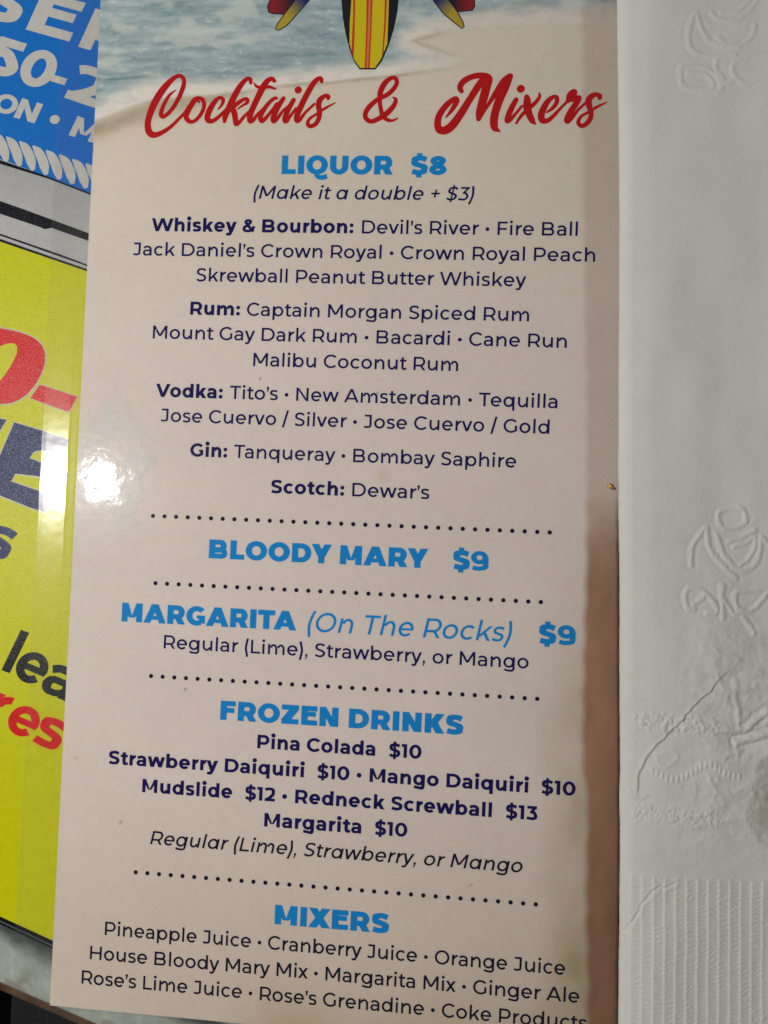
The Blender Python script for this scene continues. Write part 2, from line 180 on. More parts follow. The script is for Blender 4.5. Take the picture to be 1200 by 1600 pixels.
# ------------------------------------------------------------------ materials
def mat(name):
    m = bpy.data.materials.new(name); m.use_nodes = True
    return m, m.node_tree, m.node_tree.nodes['Principled BSDF']
def N(nt, t, **k):
    n = nt.nodes.new(t)
    for a, b in k.items(): setattr(n, a, b)
    return n
def coord(nt, scale=1.0, stretch=(1,1,1)):
    g = N(nt, 'ShaderNodeNewGeometry')
    mp = N(nt, 'ShaderNodeMapping'); mp.inputs['Scale'].default_value = [scale*s for s in stretch]
    nt.links.new(g.outputs['Position'], mp.inputs['Vector'])
    return mp.outputs['Vector']
def noise(nt, scale, detail=3, rough=.6, stretch=(1,1,1)):
    n = N(nt, 'ShaderNodeTexNoise'); n.inputs['Scale'].default_value = 1.0
    n.inputs['Detail'].default_value = detail; n.inputs['Roughness'].default_value = rough
    nt.links.new(coord(nt, scale, stretch), n.inputs['Vector'])
    return n
def grain(nt, color_out, bs, amount=.10, scale=3200, mottle=.6):
    """fine mottling of print and paper"""
    n = noise(nt, scale, 2, .7)
    mx = N(nt, 'ShaderNodeMix', data_type='RGBA', blend_type='OVERLAY')
    mx.inputs['Factor'].default_value = amount
    nt.links.new(color_out, mx.inputs[6]); nt.links.new(n.outputs['Color'], mx.inputs[7])
    n2 = noise(nt, scale*.12, 3, .6)
    mx2 = N(nt, 'ShaderNodeMix', data_type='RGBA', blend_type='OVERLAY')
    mx2.inputs['Factor'].default_value = amount*mottle
    nt.links.new(mx.outputs[2], mx2.inputs[6]); nt.links.new(n2.outputs['Fac'], mx2.inputs[7])
    nt.links.new(mx2.outputs[2], bs.inputs['Base Color'])
def ink(name, col, amount=.16, rough=.6, spec=.06):
    m, nt, b = mat(name)
    c = N(nt, 'ShaderNodeRGB'); c.outputs[0].default_value = (*col, 1)
    grain(nt, c.outputs[0], b, amount)
    b.inputs['Roughness'].default_value = rough
    b.inputs['Specular IOR Level'].default_value = spec
    return m
def tinted(name, amount=.12, rough=.6, spec=.08):
    m, nt, b = mat(name)
    a = N(nt, 'ShaderNodeVertexColor', layer_name='tint')
    grain(nt, a.outputs['Color'], b, amount, mottle=.22)
    b.inputs['Roughness'].default_value = rough
    b.inputs['Specular IOR Level'].default_value = spec
    return m

NAVY = ink('navy_ink', (.0065, .003, .088))
BLACKISH = ink('dark_ink', (.007, .004, .020))
BLUE = ink('heading_blue_ink', (.005, .235, .56))
RED = ink('title_red_ink', (.44, .006, .008))
CARD = tinted('printed_card_stock', .2)
PRINT = tinted('printed_colours', .16)
CARDEDGE = ink('card_core', (.55, .5, .44))

# lacquered advert print of the tabletop: sparkly semi-gloss
def lacquer(name, col=None, grainy=.2):
    m, nt, b = mat(name)
    if col is None:
        c = N(nt, 'ShaderNodeVertexColor', layer_name='tint').outputs['Color']
    else:
        r = N(nt, 'ShaderNodeRGB'); r.outputs[0].default_value = (*col, 1); c = r.outputs[0]
    grain(nt, c, b, grainy, 5200)
    b.inputs['Roughness'].default_value = .23
    b.inputs['Specular IOR Level'].default_value = .15
    bp = N(nt, 'ShaderNodeBump'); bp.inputs['Strength'].default_value = .55; bp.inputs['Distance'].default_value = .00012
    nt.links.new(noise(nt, 4300, 2, .6).outputs['Fac'], bp.inputs['Height'])
    nt.links.new(bp.outputs['Normal'], b.inputs['Normal'])
    return m
T_BLUE = lacquer('advert_blue', (.010, .135, .47))
T_WHITE = lacquer('advert_white', (.46, .46, .43))
T_YELLOW = lacquer('advert_yellow', (.50, .50, .003))
T_BLACK = lacquer('advert_black', (.006, .007, .010))
T_RED = lacquer('advert_red', (.55, .010, .012))
T_NAVY = lacquer('advert_navy', (.010, .022, .095))
T_MARBLE = lacquer('advert_marble')
T_PALE = lacquer('advert_pale_outline', (.44, .45, .30))

def film_mat(name, haze, bubble, r1=.033, r2=.18, soft=.07):
    """clear laminating film: mirror-like gloss over a see-through sheet"""
    m = bpy.data.materials.new(name); m.use_nodes = True
    nt = m.node_tree; nt.nodes.clear()
    out = N(nt, 'ShaderNodeOutputMaterial')
    tr = N(nt, 'ShaderNodeBsdfTransparent'); tr.inputs['Color'].default_value = (.97,.97,.965,1)
    g1 = N(nt, 'ShaderNodeBsdfGlossy'); g1.inputs['Roughness'].default_value = r1
    g2 = N(nt, 'ShaderNodeBsdfGlossy'); g2.inputs['Roughness'].default_value = r2
    gm = N(nt, 'ShaderNodeMixShader'); gm.inputs[0].default_value = soft
    nt.links.new(g1.outputs[0], gm.inputs[1]); nt.links.new(g2.outputs[0], gm.inputs[2])
    fr = N(nt, 'ShaderNodeFresnel'); fr.inputs['IOR'].default_value = 1.5
    mx = N(nt, 'ShaderNodeMixShader')
    nt.links.new(fr.outputs[0], mx.inputs[0]); nt.links.new(tr.outputs[0], mx.inputs[1]); nt.links.new(gm.outputs[0], mx.inputs[2])
    # relief: faint orange peel everywhere
    h1 = noise(nt, 90, 3, .55)
    h2 = noise(nt, 700, 2, .6)
    def mul(a, k):
        q = N(nt, 'ShaderNodeMath', operation='MULTIPLY'); nt.links.new(a, q.inputs[0])
        if isinstance(k, float): q.inputs[1].default_value = k
        else: nt.links.new(k, q.inputs[1])
        return q.outputs[0]
    def add(a, b):
        q = N(nt, 'ShaderNodeMath', operation='ADD'); nt.links.new(a, q.inputs[0]); nt.links.new(b, q.inputs[1]); return q.outputs[0]
    h = add(mul(h1.outputs['Fac'], .00006), mul(h2.outputs['Fac'], .0000022))
    if bubble:
        # the film has lifted and crinkled round one spot near the left edge
        at = N(nt, 'ShaderNodeVertexColor', layer_name='tint')
        sp = N(nt, 'ShaderNodeSeparateColor'); nt.links.new(at.outputs['Color'], sp.inputs[0])
        h = add(h, mul(mul(noise(nt, 330, 4, .6).outputs['Fac'], sp.outputs[0]), .000046))
        h = add(h, mul(mul(noise(nt, 1500, 2, .6, (.35,1,1)).outputs['Fac'], sp.outputs[1]), .0000045))
    bp = N(nt, 'ShaderNodeBump'); bp.inputs['Strength'].default_value = 1.0; bp.inputs['Distance'].default_value = 1.0
    nt.links.new(h, bp.inputs['Height'])
    for g in (g1, g2, fr): nt.links.new(bp.outputs['Normal'], g.inputs['Normal'])
    last = mx.outputs[0]
    df = N(nt, 'ShaderNodeBsdfDiffuse'); df.inputs['Color'].default_value = (.85,.87,.85,1)
    m2 = N(nt, 'ShaderNodeMixShader')
    if bubble:
        q = N(nt, 'ShaderNodeMath', operation='MULTIPLY_ADD')
        nt.links.new(sp.outputs[2], q.inputs[0]); q.inputs[1].default_value = 1.0; q.inputs[2].default_value = haze
        nt.links.new(q.outputs[0], m2.inputs[0])
    else: m2.inputs[0].default_value = haze
    nt.links.new(last, m2.inputs[1]); nt.links.new(df.outputs[0], m2.inputs[2])
    nt.links.new(m2.outputs[0], out.inputs['Surface'])
    return m
FILM = film_mat('clear_laminating_film', .0, True)
MARGIN = film_mat('clear_film_margin', .012, False, .06, .17, .4)

# paper napkin
def napkin_mat():
    m, nt, b = mat('napkin_tissue')
    a = N(nt, 'ShaderNodeVertexColor', layer_name='tint')
    grain(nt, a.outputs['Color'], b, .10, 2400)
    b.inputs['Roughness'].default_value = .95
    b.inputs['Specular IOR Level'].default_value = .1
    bp = N(nt, 'ShaderNodeBump'); bp.inputs['Strength'].default_value = .55; bp.inputs['Distance'].default_value = .00010
    nt.links.new(noise(nt, 2600, 4, .7).outputs['Fac'], bp.inputs['Height'])
    nt.links.new(bp.outputs['Normal'], b.inputs['Normal'])
    return m
TISSUE = napkin_mat()

def wood_mat():
    m, nt, b = mat('edge_band_wood')
    n = noise(nt, 260, 5, .7, (1, 1, 1))
    r = N(nt, 'ShaderNodeValToRGB')
    r.color_ramp.elements[0].color = (.045, .020, .008, 1); r.color_ramp.elements[0].position = .35
    r.color_ramp.elements[1].color = (.12, .06, .024, 1); r.color_ramp.elements[1].position = .7
    nt.links.new(n.outputs['Fac'], r.inputs[0]); nt.links.new(r.outputs[0], b.inputs['Base Color'])
    b.inputs['Roughness'].default_value = .5
    return m
WOOD = wood_mat()
FLOORM = ink('floor_dark', (.0022, .0022, .0026), .3, .8, .1)
CRUMBM = None

# ------------------------------------------------------------------ lettering
# A geometric sans drawn from parts. Every shape is a strip: two polylines of equal length.
def hrect(x0, y0, x1, y1): return ([(x0,y0),(x0,y1)], [(x1,y0),(x1,y1)])
def diag(x0, y0, x1, y1, w):          # slanted bar with level ends; w is its level width
    return ([(x0-w/2,y0),(x1-w/2,y1)], [(x0+w/2,y0),(x1+w/2,y1)])
def arc(cx, cy, rx, ry, a0, a1, wv, wh, n=22):
    A, B = [], []
    n = max(4, int(abs(a1-a0)/360*44))
    for i in range(n+1):
        t = math.radians(a0+(a1-a0)*i/n); c, s = math.cos(t), math.sin(t)
        A.append((cx+rx*c, cy+ry*s)); B.append((cx+max(rx-wv,.001)*c, cy+max(ry-wh,.001)*s))
    return (A, B)
def disc(cx, cy, r):
    return arc(cx, cy, r, r, 0, 360, r, r)
def spl(P, w, h, n=8):                # brush stroke, w where it runs upright, h where it runs level
    Q = catmull(P, n); T = np.gradient(Q, axis=0); T /= np.linalg.norm(T, axis=1)[:, None]+1e-12
    th = np.sqrt((w*T[:,1])**2+(h*T[:,0])**2)/2
    Nn = np.stack([-T[:,1], T[:,0]], -1)
    ds = np.hypot(*np.gradient(Q, axis=0).T)+1e-9; dT = np.gradient(T, axis=0)
    kp = (T[:,0]*dT[:,1]-T[:,1]*dT[:,0])/ds
    kp = np.convolve(np.pad(kp, 2, 'edge'), np.ones(5)/5, 'valid')
    tl = np.where(kp > 0, np.minimum(th, .9/np.maximum(kp, 1e-6)), th); tr = np.where(kp < 0, np.minimum(th, .9/np.maximum(-kp, 1e-6)), th)
    return ([tuple(a) for a in Q+Nn*tl[:,None]], [tuple(a) for a in Q-Nn*tr[:,None]])
def bowl(x0, x1, y0, y1, w, h, rx=None):
    ry = (y1-y0)/2; rx = min(rx or ry*1.04, x1-x0)
    cx = x1-rx
    return [arc(cx, (y0+y1)/2, rx, ry, -90, 90, w, h), hrect(x0, y0, cx, y0+h), hrect(x0, y1-h, cx, y1)]

def glyph(ch, w, italic=False):
    t = (w-.085)/(.225-.085)
    L = lambda a, b: a+(b-a)*t
    h = w*L(.93, .80)                 # level strokes are a little thinner
    C, X = .70, L(.525, .56)
    s, r, d = L(.095,.055), L(.05,.025), L(.012,.0)     # side bearings: straight, round, slanted
    dw = w*1.10
    G = []; W = 0; lb = rb = s
    if ch in 'OQ0':
        W = L(.745,.80) if ch != '0' else L(.57,.64); lb = rb = r
        G = [arc(W/2, C/2, W/2, C/2+.01, 0, 360, w, h)]
        if ch == 'Q': G += [spl([(W*.46,.02),(W*.60,-.10),(W*.80,-.115),(W*.98,-.07)], h, h*.95)]
    elif ch in 'CG':
        W = L(.66,.70); R_ = L(.372,.40); lb = r; rb = r*.6
        if ch == 'C': G = [arc(R_, C/2, R_, C/2+.01, L(43,40), L(317,320), w, h)]
        else:
            W = L(.67,.72); a = L(43,42)
            G = [arc(R_, C/2, R_, C/2+.01, a, L(312,300), w, h), hrect(W-w, .075, W, C/2+.02)]; rb = s*.8
            if t > .5: G += [hrect(W-w*1.35, C/2-h*.55, W-w*.5, C/2+.02)]
    elif ch == 'A':
        W = L(.74,.86); lb = rb = d
        G = [diag(dw/2, 0, W/2, C, dw), diag(W-dw/2, 0, W/2, C, dw), hrect(W*.22, L(.155,.125), W*.78, L(.155,.125)+h*L(.95,.78))]
    elif ch == 'B':
        W = L(.60,.69); G = [hrect(0,0,w,C)]+bowl(w*.5, W, 0, .36+h*.25, w, h)+bowl(w*.5, W-.035, .36-h*.65, C, w, h)
    elif ch == 'D':
        W = L(.675,.72); rb = r; G = [hrect(0,0,w,C)]+bowl(w*.5, W, 0, C, w, h, .375)
    elif ch in 'EF':
        W = L(.50,.57) if ch == 'E' else L(.48,.55); rb = d*2+.03
        G = [hrect(0,0,w,C), hrect(w*.5,C-h,W,C), hrect(w*.5,(.315 if ch=='E' else .27),W*.92,(.315 if ch=='E' else .27)+h*.96)]
        if ch == 'E': G += [hrect(w*.5,0,W+.01,h)]
    elif ch == 'H':
        W = L(.63,.68); G = [hrect(0,0,w,C), hrect(W-w,0,W,C), hrect(w*.5,C/2-h/2,W-w*.5,C/2+h/2)]
    elif ch == 'I': W = w; G = [hrect(0,0,w,C)]
    elif ch == 'J':
        W = L(.40,.46); lb = .02
        G = [hrect(W-w,.20,W,C), hrect(W-L(.34,.42),C-h,W-w*.5,C), spl([(h*.35,.085),(W*.26,h*.62),(W*.55,h*.56),(W*.83,h*1.05),(W-w/2,.20)], w, h)]
    elif ch == 'K':
        W = L(.595,.70); rb = .0
        G = [hrect(0,0,w,C), diag(w*.75,.20,W-dw*.62,C,dw*1.15), diag(W-dw*.6,0,W*.43,.40,dw*1.15)]
    elif ch == 'L': W = L(.475,.53); rb = .02; G = [hrect(0,0,w,C), hrect(w*.5,0,W,h)]
    elif ch == 'M':
        W = L(.76,.80); vy = L(.14,.16)
        G = [hrect(0,0,w,C), hrect(W-w,0,W,C), diag(w*.50,C,W/2,vy,dw*1.0), diag(W-w*.50,C,W/2,vy,dw*1.0)]
        if t > .4: G[2:] = [([(0,C),(W/2-dw*.45,vy)],[(w*1.05,C),(W/2+dw*.1,vy)]), ([(W-w*1.05,C),(W/2-dw*.1,vy)],[(W,C),(W/2+dw*.45,vy)])]
    elif ch == 'N':
        W = L(.63,.68); G = [hrect(0,0,w,C), hrect(W-w,0,W,C), diag(w*.5,C,W-w*.5,0,dw*1.1)]
        G[2] = ([(0,C),(W-w*1.15,0)],[(w*.95,C),(W,0)])
    elif ch == 'P': W = L(.575,.65); rb = r; G = [hrect(0,0,w,C)]+bowl(w*.5, W, .205-h*.1, C, w, h)
    elif ch == 'R':
        W = L(.59,.67); rb = .03
        G = [hrect(0,0,w,C)]+bowl(w*.5, W-.015, .205-h*.1, C, w, h)+[diag(W-dw*.45,0,W*.62,.245,dw*1.05)]
    elif ch == 'S' or ch == '$':
        W = L(.52,.60); lb = rb = L(.045,.03); a = h/2
        P = [(W-.055,.60-a*.45),(W*.72,C-a+.002),(W*.50,C-a+.008),(W*.26,C-a-.02),(w*.5+.02,.515),(W*.24,.405+.005),(W*.52,.355),(W*.80,.29),(W-w*.5,.19),(W*.76,a+.025),(W*.50,a-.008),(W*.25,a+.008),(.03+a*.3,.095+a*.35)]
        G = [spl(P, w*1.02, h)]
        if ch == '$': G += [hrect(W/2-w*.40,-.10,W/2+w*.40,.06), hrect(W/2-w*.40,C-.06,W/2+w*.40,C+.10)]
        if ch == '$' and t < .75: G += [hrect(W/2-w*.36,.03,W/2+w*.36,C-.03)]
    elif ch == 'T': W = L(.56,.64); lb = rb = d+.01; G = [hrect(0,C-h,W,C), hrect(W/2-w/2,0,W/2+w/2,C-h*.5)]
    elif ch == 'U':
        W = L(.62,.68); G = [hrect(0,.30,w,C), hrect(W-w,.30,W,C), arc(W/2,.30,W/2,.31,180,360,w,h)]
    elif ch == 'V': W = L(.70,.80); lb = rb = d-.005; G = [diag(dw/2,C,W/2,0,dw), diag(W-dw/2,C,W/2,0,dw)]
    elif ch == 'W':
        W = L(1.09,1.20); lb = rb = d; q = dw*.95
        G = [diag(q/2,C,W*.27,0,q), diag(W*.5,C,W*.27,0,q), diag(W*.5,C,W*.73,0,q), diag(W-q/2,C,W*.73,0,q)]
    elif ch == 'X': W = L(.63,.76); lb = rb = d; G = [diag(dw*.55,C,W-dw*.55,0,dw*1.15), diag(W-dw*.6,C,dw*.55,0,dw*1.15)]
    elif ch == 'Y': W = L(.63,.74); lb = rb = d-.005; G = [diag(dw*.52,C,W/2,.25,dw*1.05), diag(W-dw*.52,C,W/2,.25,dw*1.05), hrect(W/2-w/2,0,W/2+w/2,.27)]
    elif ch == 'Z': W = L(.56,.62); lb = rb = .035; G = [hrect(0,C-h,W,C), hrect(0,0,W,h), ([(0,h*.9),(W-dw*1.35,C-h*.9)],[(dw*1.35,h*.9),(W,C-h*.9)])]
    elif ch == 'a' and not italic:
        W = L(.45,.53); lb = r*.9; rb = s*.9; k = L(.235,.25)
        G = [hrect(W-w,0,W,X-.20), arc(W-k,X-.20,k,.20+.008,0,100,w,h), spl([(W-k+.01,X-h/2+.008),(W*.32,X-h/2-.002),(.05,X-h*.5-.055)], w, h)]
        b1, b0 = .315+h*.12, -.006
        G += [arc(.165+L(0,.02),(b0+b1)/2,.165+L(0,.02),(b1-b0)/2,90,270,w,h*.9), hrect(.165,b1-h*.88,W-w*.5,b1),
              spl([(.16,h*.43),(W*.55,h*.45),(W-w*.62,.12)], w*.7, h*.86)]
    elif ch in 'bdpqg' or (ch == 'a' and italic):
        W = L(.555,.60); rx = L(.265,.285); ry = X/2+.006
        left = ch in 'bp'
        cx = W-rx if left else rx
        G = [arc(cx, X/2, rx, ry, 0, 360, w, h)]
        sx = 0 if left else W-w
        y0, y1 = {'b':(0,.742),'d':(0,.742),'p':(-.19,X),'q':(-.19,X),'a':(0,X),'g':(.0,X)}[ch]
        G += [hrect(sx, y0, sx+w, y1)]
        if ch == 'g': G += [spl([(W-w/2,.03),(W-w*.55,-.07),(W*.76,-.155+h*.1),(W*.48,-.195+h*.5),(W*.24,-.175+h*.5),(.055,-.115+h*.25)], w, h)]
        lb, rb = (s*.85, r) if left else (r, s*.85)
    elif ch == 'c':
        W = L(.485,.54); lb = r; rb = r*.5; R_ = L(.268,.30)
        G = [arc(R_, X/2, R_, X/2+.006, L(45,42), L(315,318), w, h)]
    elif ch == 'e':
        W = L(.535,.585); lb = rb = r; R_ = W/2
        G = [arc(R_, X/2, R_, X/2+.006, -4, 318, w, h), hrect(w*.6, X/2-h*.5, W-w*.12, X/2+h*.36)]
    elif ch in 'ft':
        W = L(.335,.40); lb = .02; rb = .005; sx = L(.085,.09)
        G = [hrect(.0, X-h, W-.015, X)]
        if ch == 'f': G += [hrect(sx,0,sx+w,.57), spl([(sx+w/2,.56),(sx+w*.7,.67),(sx+.14,.742-h*.5),(W+.02,.725-h*.5)], w, h)]
        else: G += [hrect(sx,.13,sx+w,X+.12), spl([(sx+w/2,.15),(sx+w*.72,.055+h*.1),(sx+.16,h*.5-.004),(W,.03+h*.35)], w, h)]
    elif ch in 'hnmr':
        rx, ry = L(.215,.235), L(.235,.25)
        W = L(.50,.55)
        G = [hrect(0,0,w,.742 if ch == 'h' else X)]
        if ch in 'hn':
            cx = W-rx; G += [arc(cx,X-ry,rx,ry+.006,0,165,w,h), hrect(W-w,0,W,X-ry)]; rb = s*.9
        elif ch == 'm':
            W = L(.85,.93); p = (W+w)/2-w/2; rx = L(.195,.215)
            for x1 in (p+w/2, W): G += [arc(x1-rx,X-ry,rx,ry+.006,0,165,w,h), hrect(x1-w,0,x1,X-ry)]
            rb = s*.9
        else:
            W = L(.29,.34); rb = .01; G += [arc(W+.0,X-.25,W-w*.25,.25+.006,90,172,w,h)]
    elif ch in 'ij':
        W = w; G = [hrect(0,0,w,X), disc(w/2,X+L(.155,.16),max(w*.66,.062))]
    elif ch == 'k':
        W = L(.50,.58); rb = .0
        G = [hrect(0,0,w,.742), diag(w*.7,.13,W-dw*.6,X,dw*1.1), diag(W-dw*.55,0,W*.46,.31,dw*1.1)]
    elif ch == 'l': W = w; G = [hrect(0,0,w,.742)]
    elif ch == 'o': W = L(.545,.60); lb = rb = r; G = [arc(W/2,X/2,W/2,X/2+.006,0,360,w,h)]
    elif ch == 's':
        W = L(.41,.48); lb = rb = L(.035,.025); a = h/2
        P = [(W-.045,X-.075-a*.3),(W*.72,X-a),(W*.48,X-a+.006),(W*.24,X-a-.02),(w*.5+.01,X*.72),(W*.26,X*.575),(W*.52,X*.51),(W*.80,X*.43),(W-w*.5,X*.26),(W*.76,a+.012),(W*.48,a-.006),(W*.24,a+.006),(.02+a*.3,.06+a*.35)]
        G = [spl(P, w*1.0, h*.96)]
    elif ch == 'u':
        W = L(.50,.55); rx, ry = L(.215,.235), L(.235,.25)
        G = [hrect(0,ry,w,X), arc(rx,ry,rx,ry+.006,180,345,w,h), hrect(W-w,0,W,X)]
    elif ch in 'vy':
        W = L(.52,.62); lb = rb = -.002
        G = [diag(dw/2,X,W/2,0,dw), diag(W-dw/2,X,W/2,0,dw)]
        if ch == 'y': G += [spl([(W/2+.005,.045),(W/2-.05,-.09),(W*.32,-.165+h*.3),(W*.17,-.185+h*.5),(.045,-.135+h*.3)], w, h)]
    elif ch == 'w':
        W = L(.83,.93); lb = rb = -.002; q = dw*.95
        G = [diag(q/2,X,W*.27,0,q), diag(W*.5,X,W*.27,0,q), diag(W*.5,X,W*.73,0,q), diag(W-q/2,X,W*.73,0,q)]
    elif ch == 'x': W = L(.50,.60); lb = rb = 0; G = [diag(dw*.55,X,W-dw*.55,0,dw*1.12), diag(W-dw*.6,X,dw*.55,0,dw*1.12)]
    elif ch == '1': W = L(.23,.30); lb = .015; G = [hrect(W-w,0,W,C), hrect(0,C-h,W-w*.5,C)]
    elif ch == '2':
        W = L(.50,.56); lb = rb = .035
        G = [spl([(.035,.575),(W*.22,C-h*.5-.005),(W*.48,C-h*.5+.006),(W*.76,C-h*.5-.025),(W-w*.58,.50),(W*.78,.35),(W*.50,.19),(w*.62,h*.55)], w, h), hrect(.0+.01,0,W,h)]
    elif ch == '3':
        W = L(.50,.56); lb = rb = .03
        G = [hrect(.03,C-h,W-.04,C), diag(W-.04-w*.7,C-h*.8,W*.44,.375,dw), spl([(W*.36,.385),(W*.66,.375),(W-w*.52,.205),(W*.74,h*.5+.02),(W*.46,h*.5-.008),(W*.20,h*.5+.01),(.02,.09)], w, h)]
    elif ch == '5':
        W = L(.50,.58); lb = rb = .03
        G = [hrect(.07,C-h,W-.04,C), hrect(.07,.33,.07+w*.85,C-h*.5), spl([(.08,.40),(W*.5,.425),(W-w*.52,.22),(W*.74,h*.5+.02),(W*.46,h*.5-.008),(.03,.10)], w, h*1.1)]
    elif ch == '8':
        W = L(.55,.62); lb = rb = .03
        G = [arc(W/2,.195,W/2,.205,0,360,w*.98,h*.93), arc(W/2,.525-.01,W/2-.03,.185,0,360,w*.98,h*.93)]
    elif ch == '9':
        W = L(.54,.63); lb = rb = .02; ry = L(.225,.238); wk = w; w = w*L(1,.88); h = h*L(1,.84)
        G = [arc(W/2-.01,C-ry+.005,W/2-.01,ry,0,360,w,h), spl([(W-w*.5,C-ry+.02),(W-w*.5-.003,.30),(W*.82,.13),(W*.60,h*.5+.005),(W*.34,h*.5-.005),(L(.10,.07),h*.5+.03)], w, h)]
    elif ch == '&':
        W = L(.62,.72); lb = r; rb = .0
        G = [spl([(W-w*.62,.02+h*.1),(W*.60,.22),(W*.33,.44),(W*.245,.555),(W*.31,C-h*.5-.01),(W*.44,C-h*.5+.005),(W*.57,C-h*.5-.02),(W*.585,.53),(W*.40,.385),(W*.16,.27),(w*.5,.165),(W*.20,h*.5+.012),(W*.42,h*.5-.006),(W*.66,.10),(W*.82,.22),(W*.87,.33)], w*.92, h*.95)]
    elif ch == '(' or ch == ')':
        W = L(.19,.23); lb = L(.07,.05); rb = .03
        P = [(W-w*.45,-.20),(w*.9,.0),(w*.5,.27),(w*.9,.56),(W-w*.45,.75)]
        if ch == ')': P = [(W-x, y_) for x, y_ in P]; lb, rb = rb, lb
        G = [spl(P, w, h)]
    elif ch == '+': W = .44; lb = rb = .06; G = [hrect(0,.35-h*.45,W,.35+h*.45), hrect(W/2-w*.45,.35-.21,W/2+w*.45,.35+.21)]
    elif ch == '/': W = .34; lb = rb = 0.; G = [diag(w*.5,-.10,W-w*.5,.80,w)]
    elif ch == '-': W = L(.26,.32); lb = rb = .04; G = [hrect(0,.25,W,.25+h)]
    elif ch == ',': W = L(.11,.17); lb = .05; rb = .05; q = W*.5; G = [disc(q,q,q), ([(q*.2,-.15),(q*.6,q*.6)],[(q*1.0,-.15),(q*2.0,q*.9)])]
    elif ch == '’': W = L(.12,.19); lb = .02; rb = .02; q = W*.5; G = [disc(q,.70-q,q), ([(q*.35,.70-.27),(q*.45,.70-q*1.2)],[(q*1.15,.70-.27),(q*2.0,.70-q*.9)])]
    elif ch == ':': W = L(.145,.235); lb = rb = .05; q = W*.5; G = [disc(q,q,q), disc(q,X-q-.02,q)]
    elif ch == '·': W = L(.175,.285); lb = rb = .055; G = [disc(W/2,.30,W/2)]
    elif ch == '•': W = .32; lb = rb = .05; G = [disc(W/2,.36,W/2)]
    else: W = .262-2*s*0; lb = rb = 0; G = []
    return W, lb, rb, G

class Ink:
    """collects strips into one mesh; each strip rides a micron above the last so none coincide"""
    def __init__(self): self.v = []; self.f = []; self.k = 0; self.c = []
    def strip(self, A, B, z, rise=.0010, col=None):
        n = len(A); b = len(self.v); z = z+(self.k % 9)*.0012; self.k += 1
        for i in range(n):
            zz = z+rise*i/max(n-1,1)
            self.v += [(A[i][0],A[i][1],zz),(B[i][0],B[i][1],zz)]
        for i in range(n-1):
            p, q, r_, s_ = b+2*i, b+2*i+1, b+2*i+3, b+2*i+2
            a = np.array(self.v[p][:2]); c = np.array(self.v[r_][:2]); e = np.array(self.v[q][:2]); g = np.array(self.v[s_][:2])
            cr = (c-a)[0]*(g-e)[1]-(c-a)[1]*(g-e)[0]
            self.f.append((p,q,r_,s_) if cr > 0 else (p,s_,r_,q))
        if col is not None: self.c += [col]*(2*n)
    def poly(self, P, z, col=None):
        b = len(self.v); z = z+(self.k % 9)*.0012; self.k += 1
        a = sum(P[i-1][0]*P[i][1]-P[i][0]*P[i-1][1] for i in range(len(P)))
        if a < 0: P = P[::-1]
        self.v += [(x,y,z) for x,y in P]; self.f.append(tuple(range(b,b+len(P))))
        if col is not None: self.c += [col]*len(P)
    def brush(self, P, z, n=9, caps=True):
        """stroke through (x, y, width) points, round ended"""
        Q = catmull(P, n); T = np.gradient(Q[:,:2], axis=0); T /= np.linalg.norm(T, axis=1)[:,None]+1e-12
        Nn = np.stack([-T[:,1],T[:,0]],-1); wd = np.maximum(Q[:,2],.02)/2
        A = (Q[:,:2]+Nn*wd[:,None]).tolist(); B = (Q[:,:2]-Nn*wd[:,None]).tolist()
        self.strip(A, B, z, rise=.009)
        if caps:
            for i in (0,-1):
                cx, cy = Q[i,:2]; r_ = wd[i]
                self.poly([(cx+r_*math.cos(t*math.pi/9), cy+r_*math.sin(t*math.pi/9)) for t in range(18)], z+(.0005 if i == 0 else .0095))
    def build(self, name, mt, parent):
        return new_obj(name, self.v, self.f, mt, parent, col=(np.array(self.c) if self.c else None))

WEIGHT = {'M': .112, 'I': .110, 'J': .100, 'B': .172, 'K': .238}
KERN = {'Wh':-.01,'Ta':-.06,'To':-.05,'Te':-.05,'Vo':-.04,'Ro':-.01,'ry':-.01,'AR':-.0,'TA':-.06,'’s':-.01,'Pe':-.01,'Ti':-.0,'DY':-.02,'RY':-.02,'Aw':-.02}
def set_text(ink_, text, style, x0, x1, y, em, z=.36, xform=None):
    w = WEIGHT[style]; it = style in 'IJ'
    items = []; x = 0.0
    for i, ch in enumerate(text):
        if ch == ' ': x += .265; continue
        W, lb, rb, G = glyph(ch, w, it)
        x += lb; items.append([x, W, G, i]); x += W+rb
        if i+1 < len(text): x += KERN.get(text[i:i+2], 0)
    sh = .20 if it else 0
    nat = items[-1][0]+items[-1][1]-items[0][0]
    if it: nat += sh*.45
    gaps = max(len(text)-1, 1)
    want = (x1-x0)/em
    # spread what is missing: half as letter spacing, half as letter width
    sc = 1+(want/nat-1)*.8; tr = (want-nat*sc)/gaps
    o = items[0][0]
    for gx, W, G, i in items:
        for A, B in G:
            f = lambda P: [(x0+em*((gx-o+px)*sc+tr*i+sh*py), y+em*py) for px, py in P]
            A_, B_ = f(A), f(B)
            if xform: A_, B_ = [xform(p) for p in A_], [xform(p) for p in B_]
            ink_.strip(A_, B_, z)
    return want/nat

# ------------------------------------------------------------------ floor and table
floor = box('floor', -2500, 2500, -2500, 2500, -760, -750, FLOORM); floor['kind'] = 'structure'

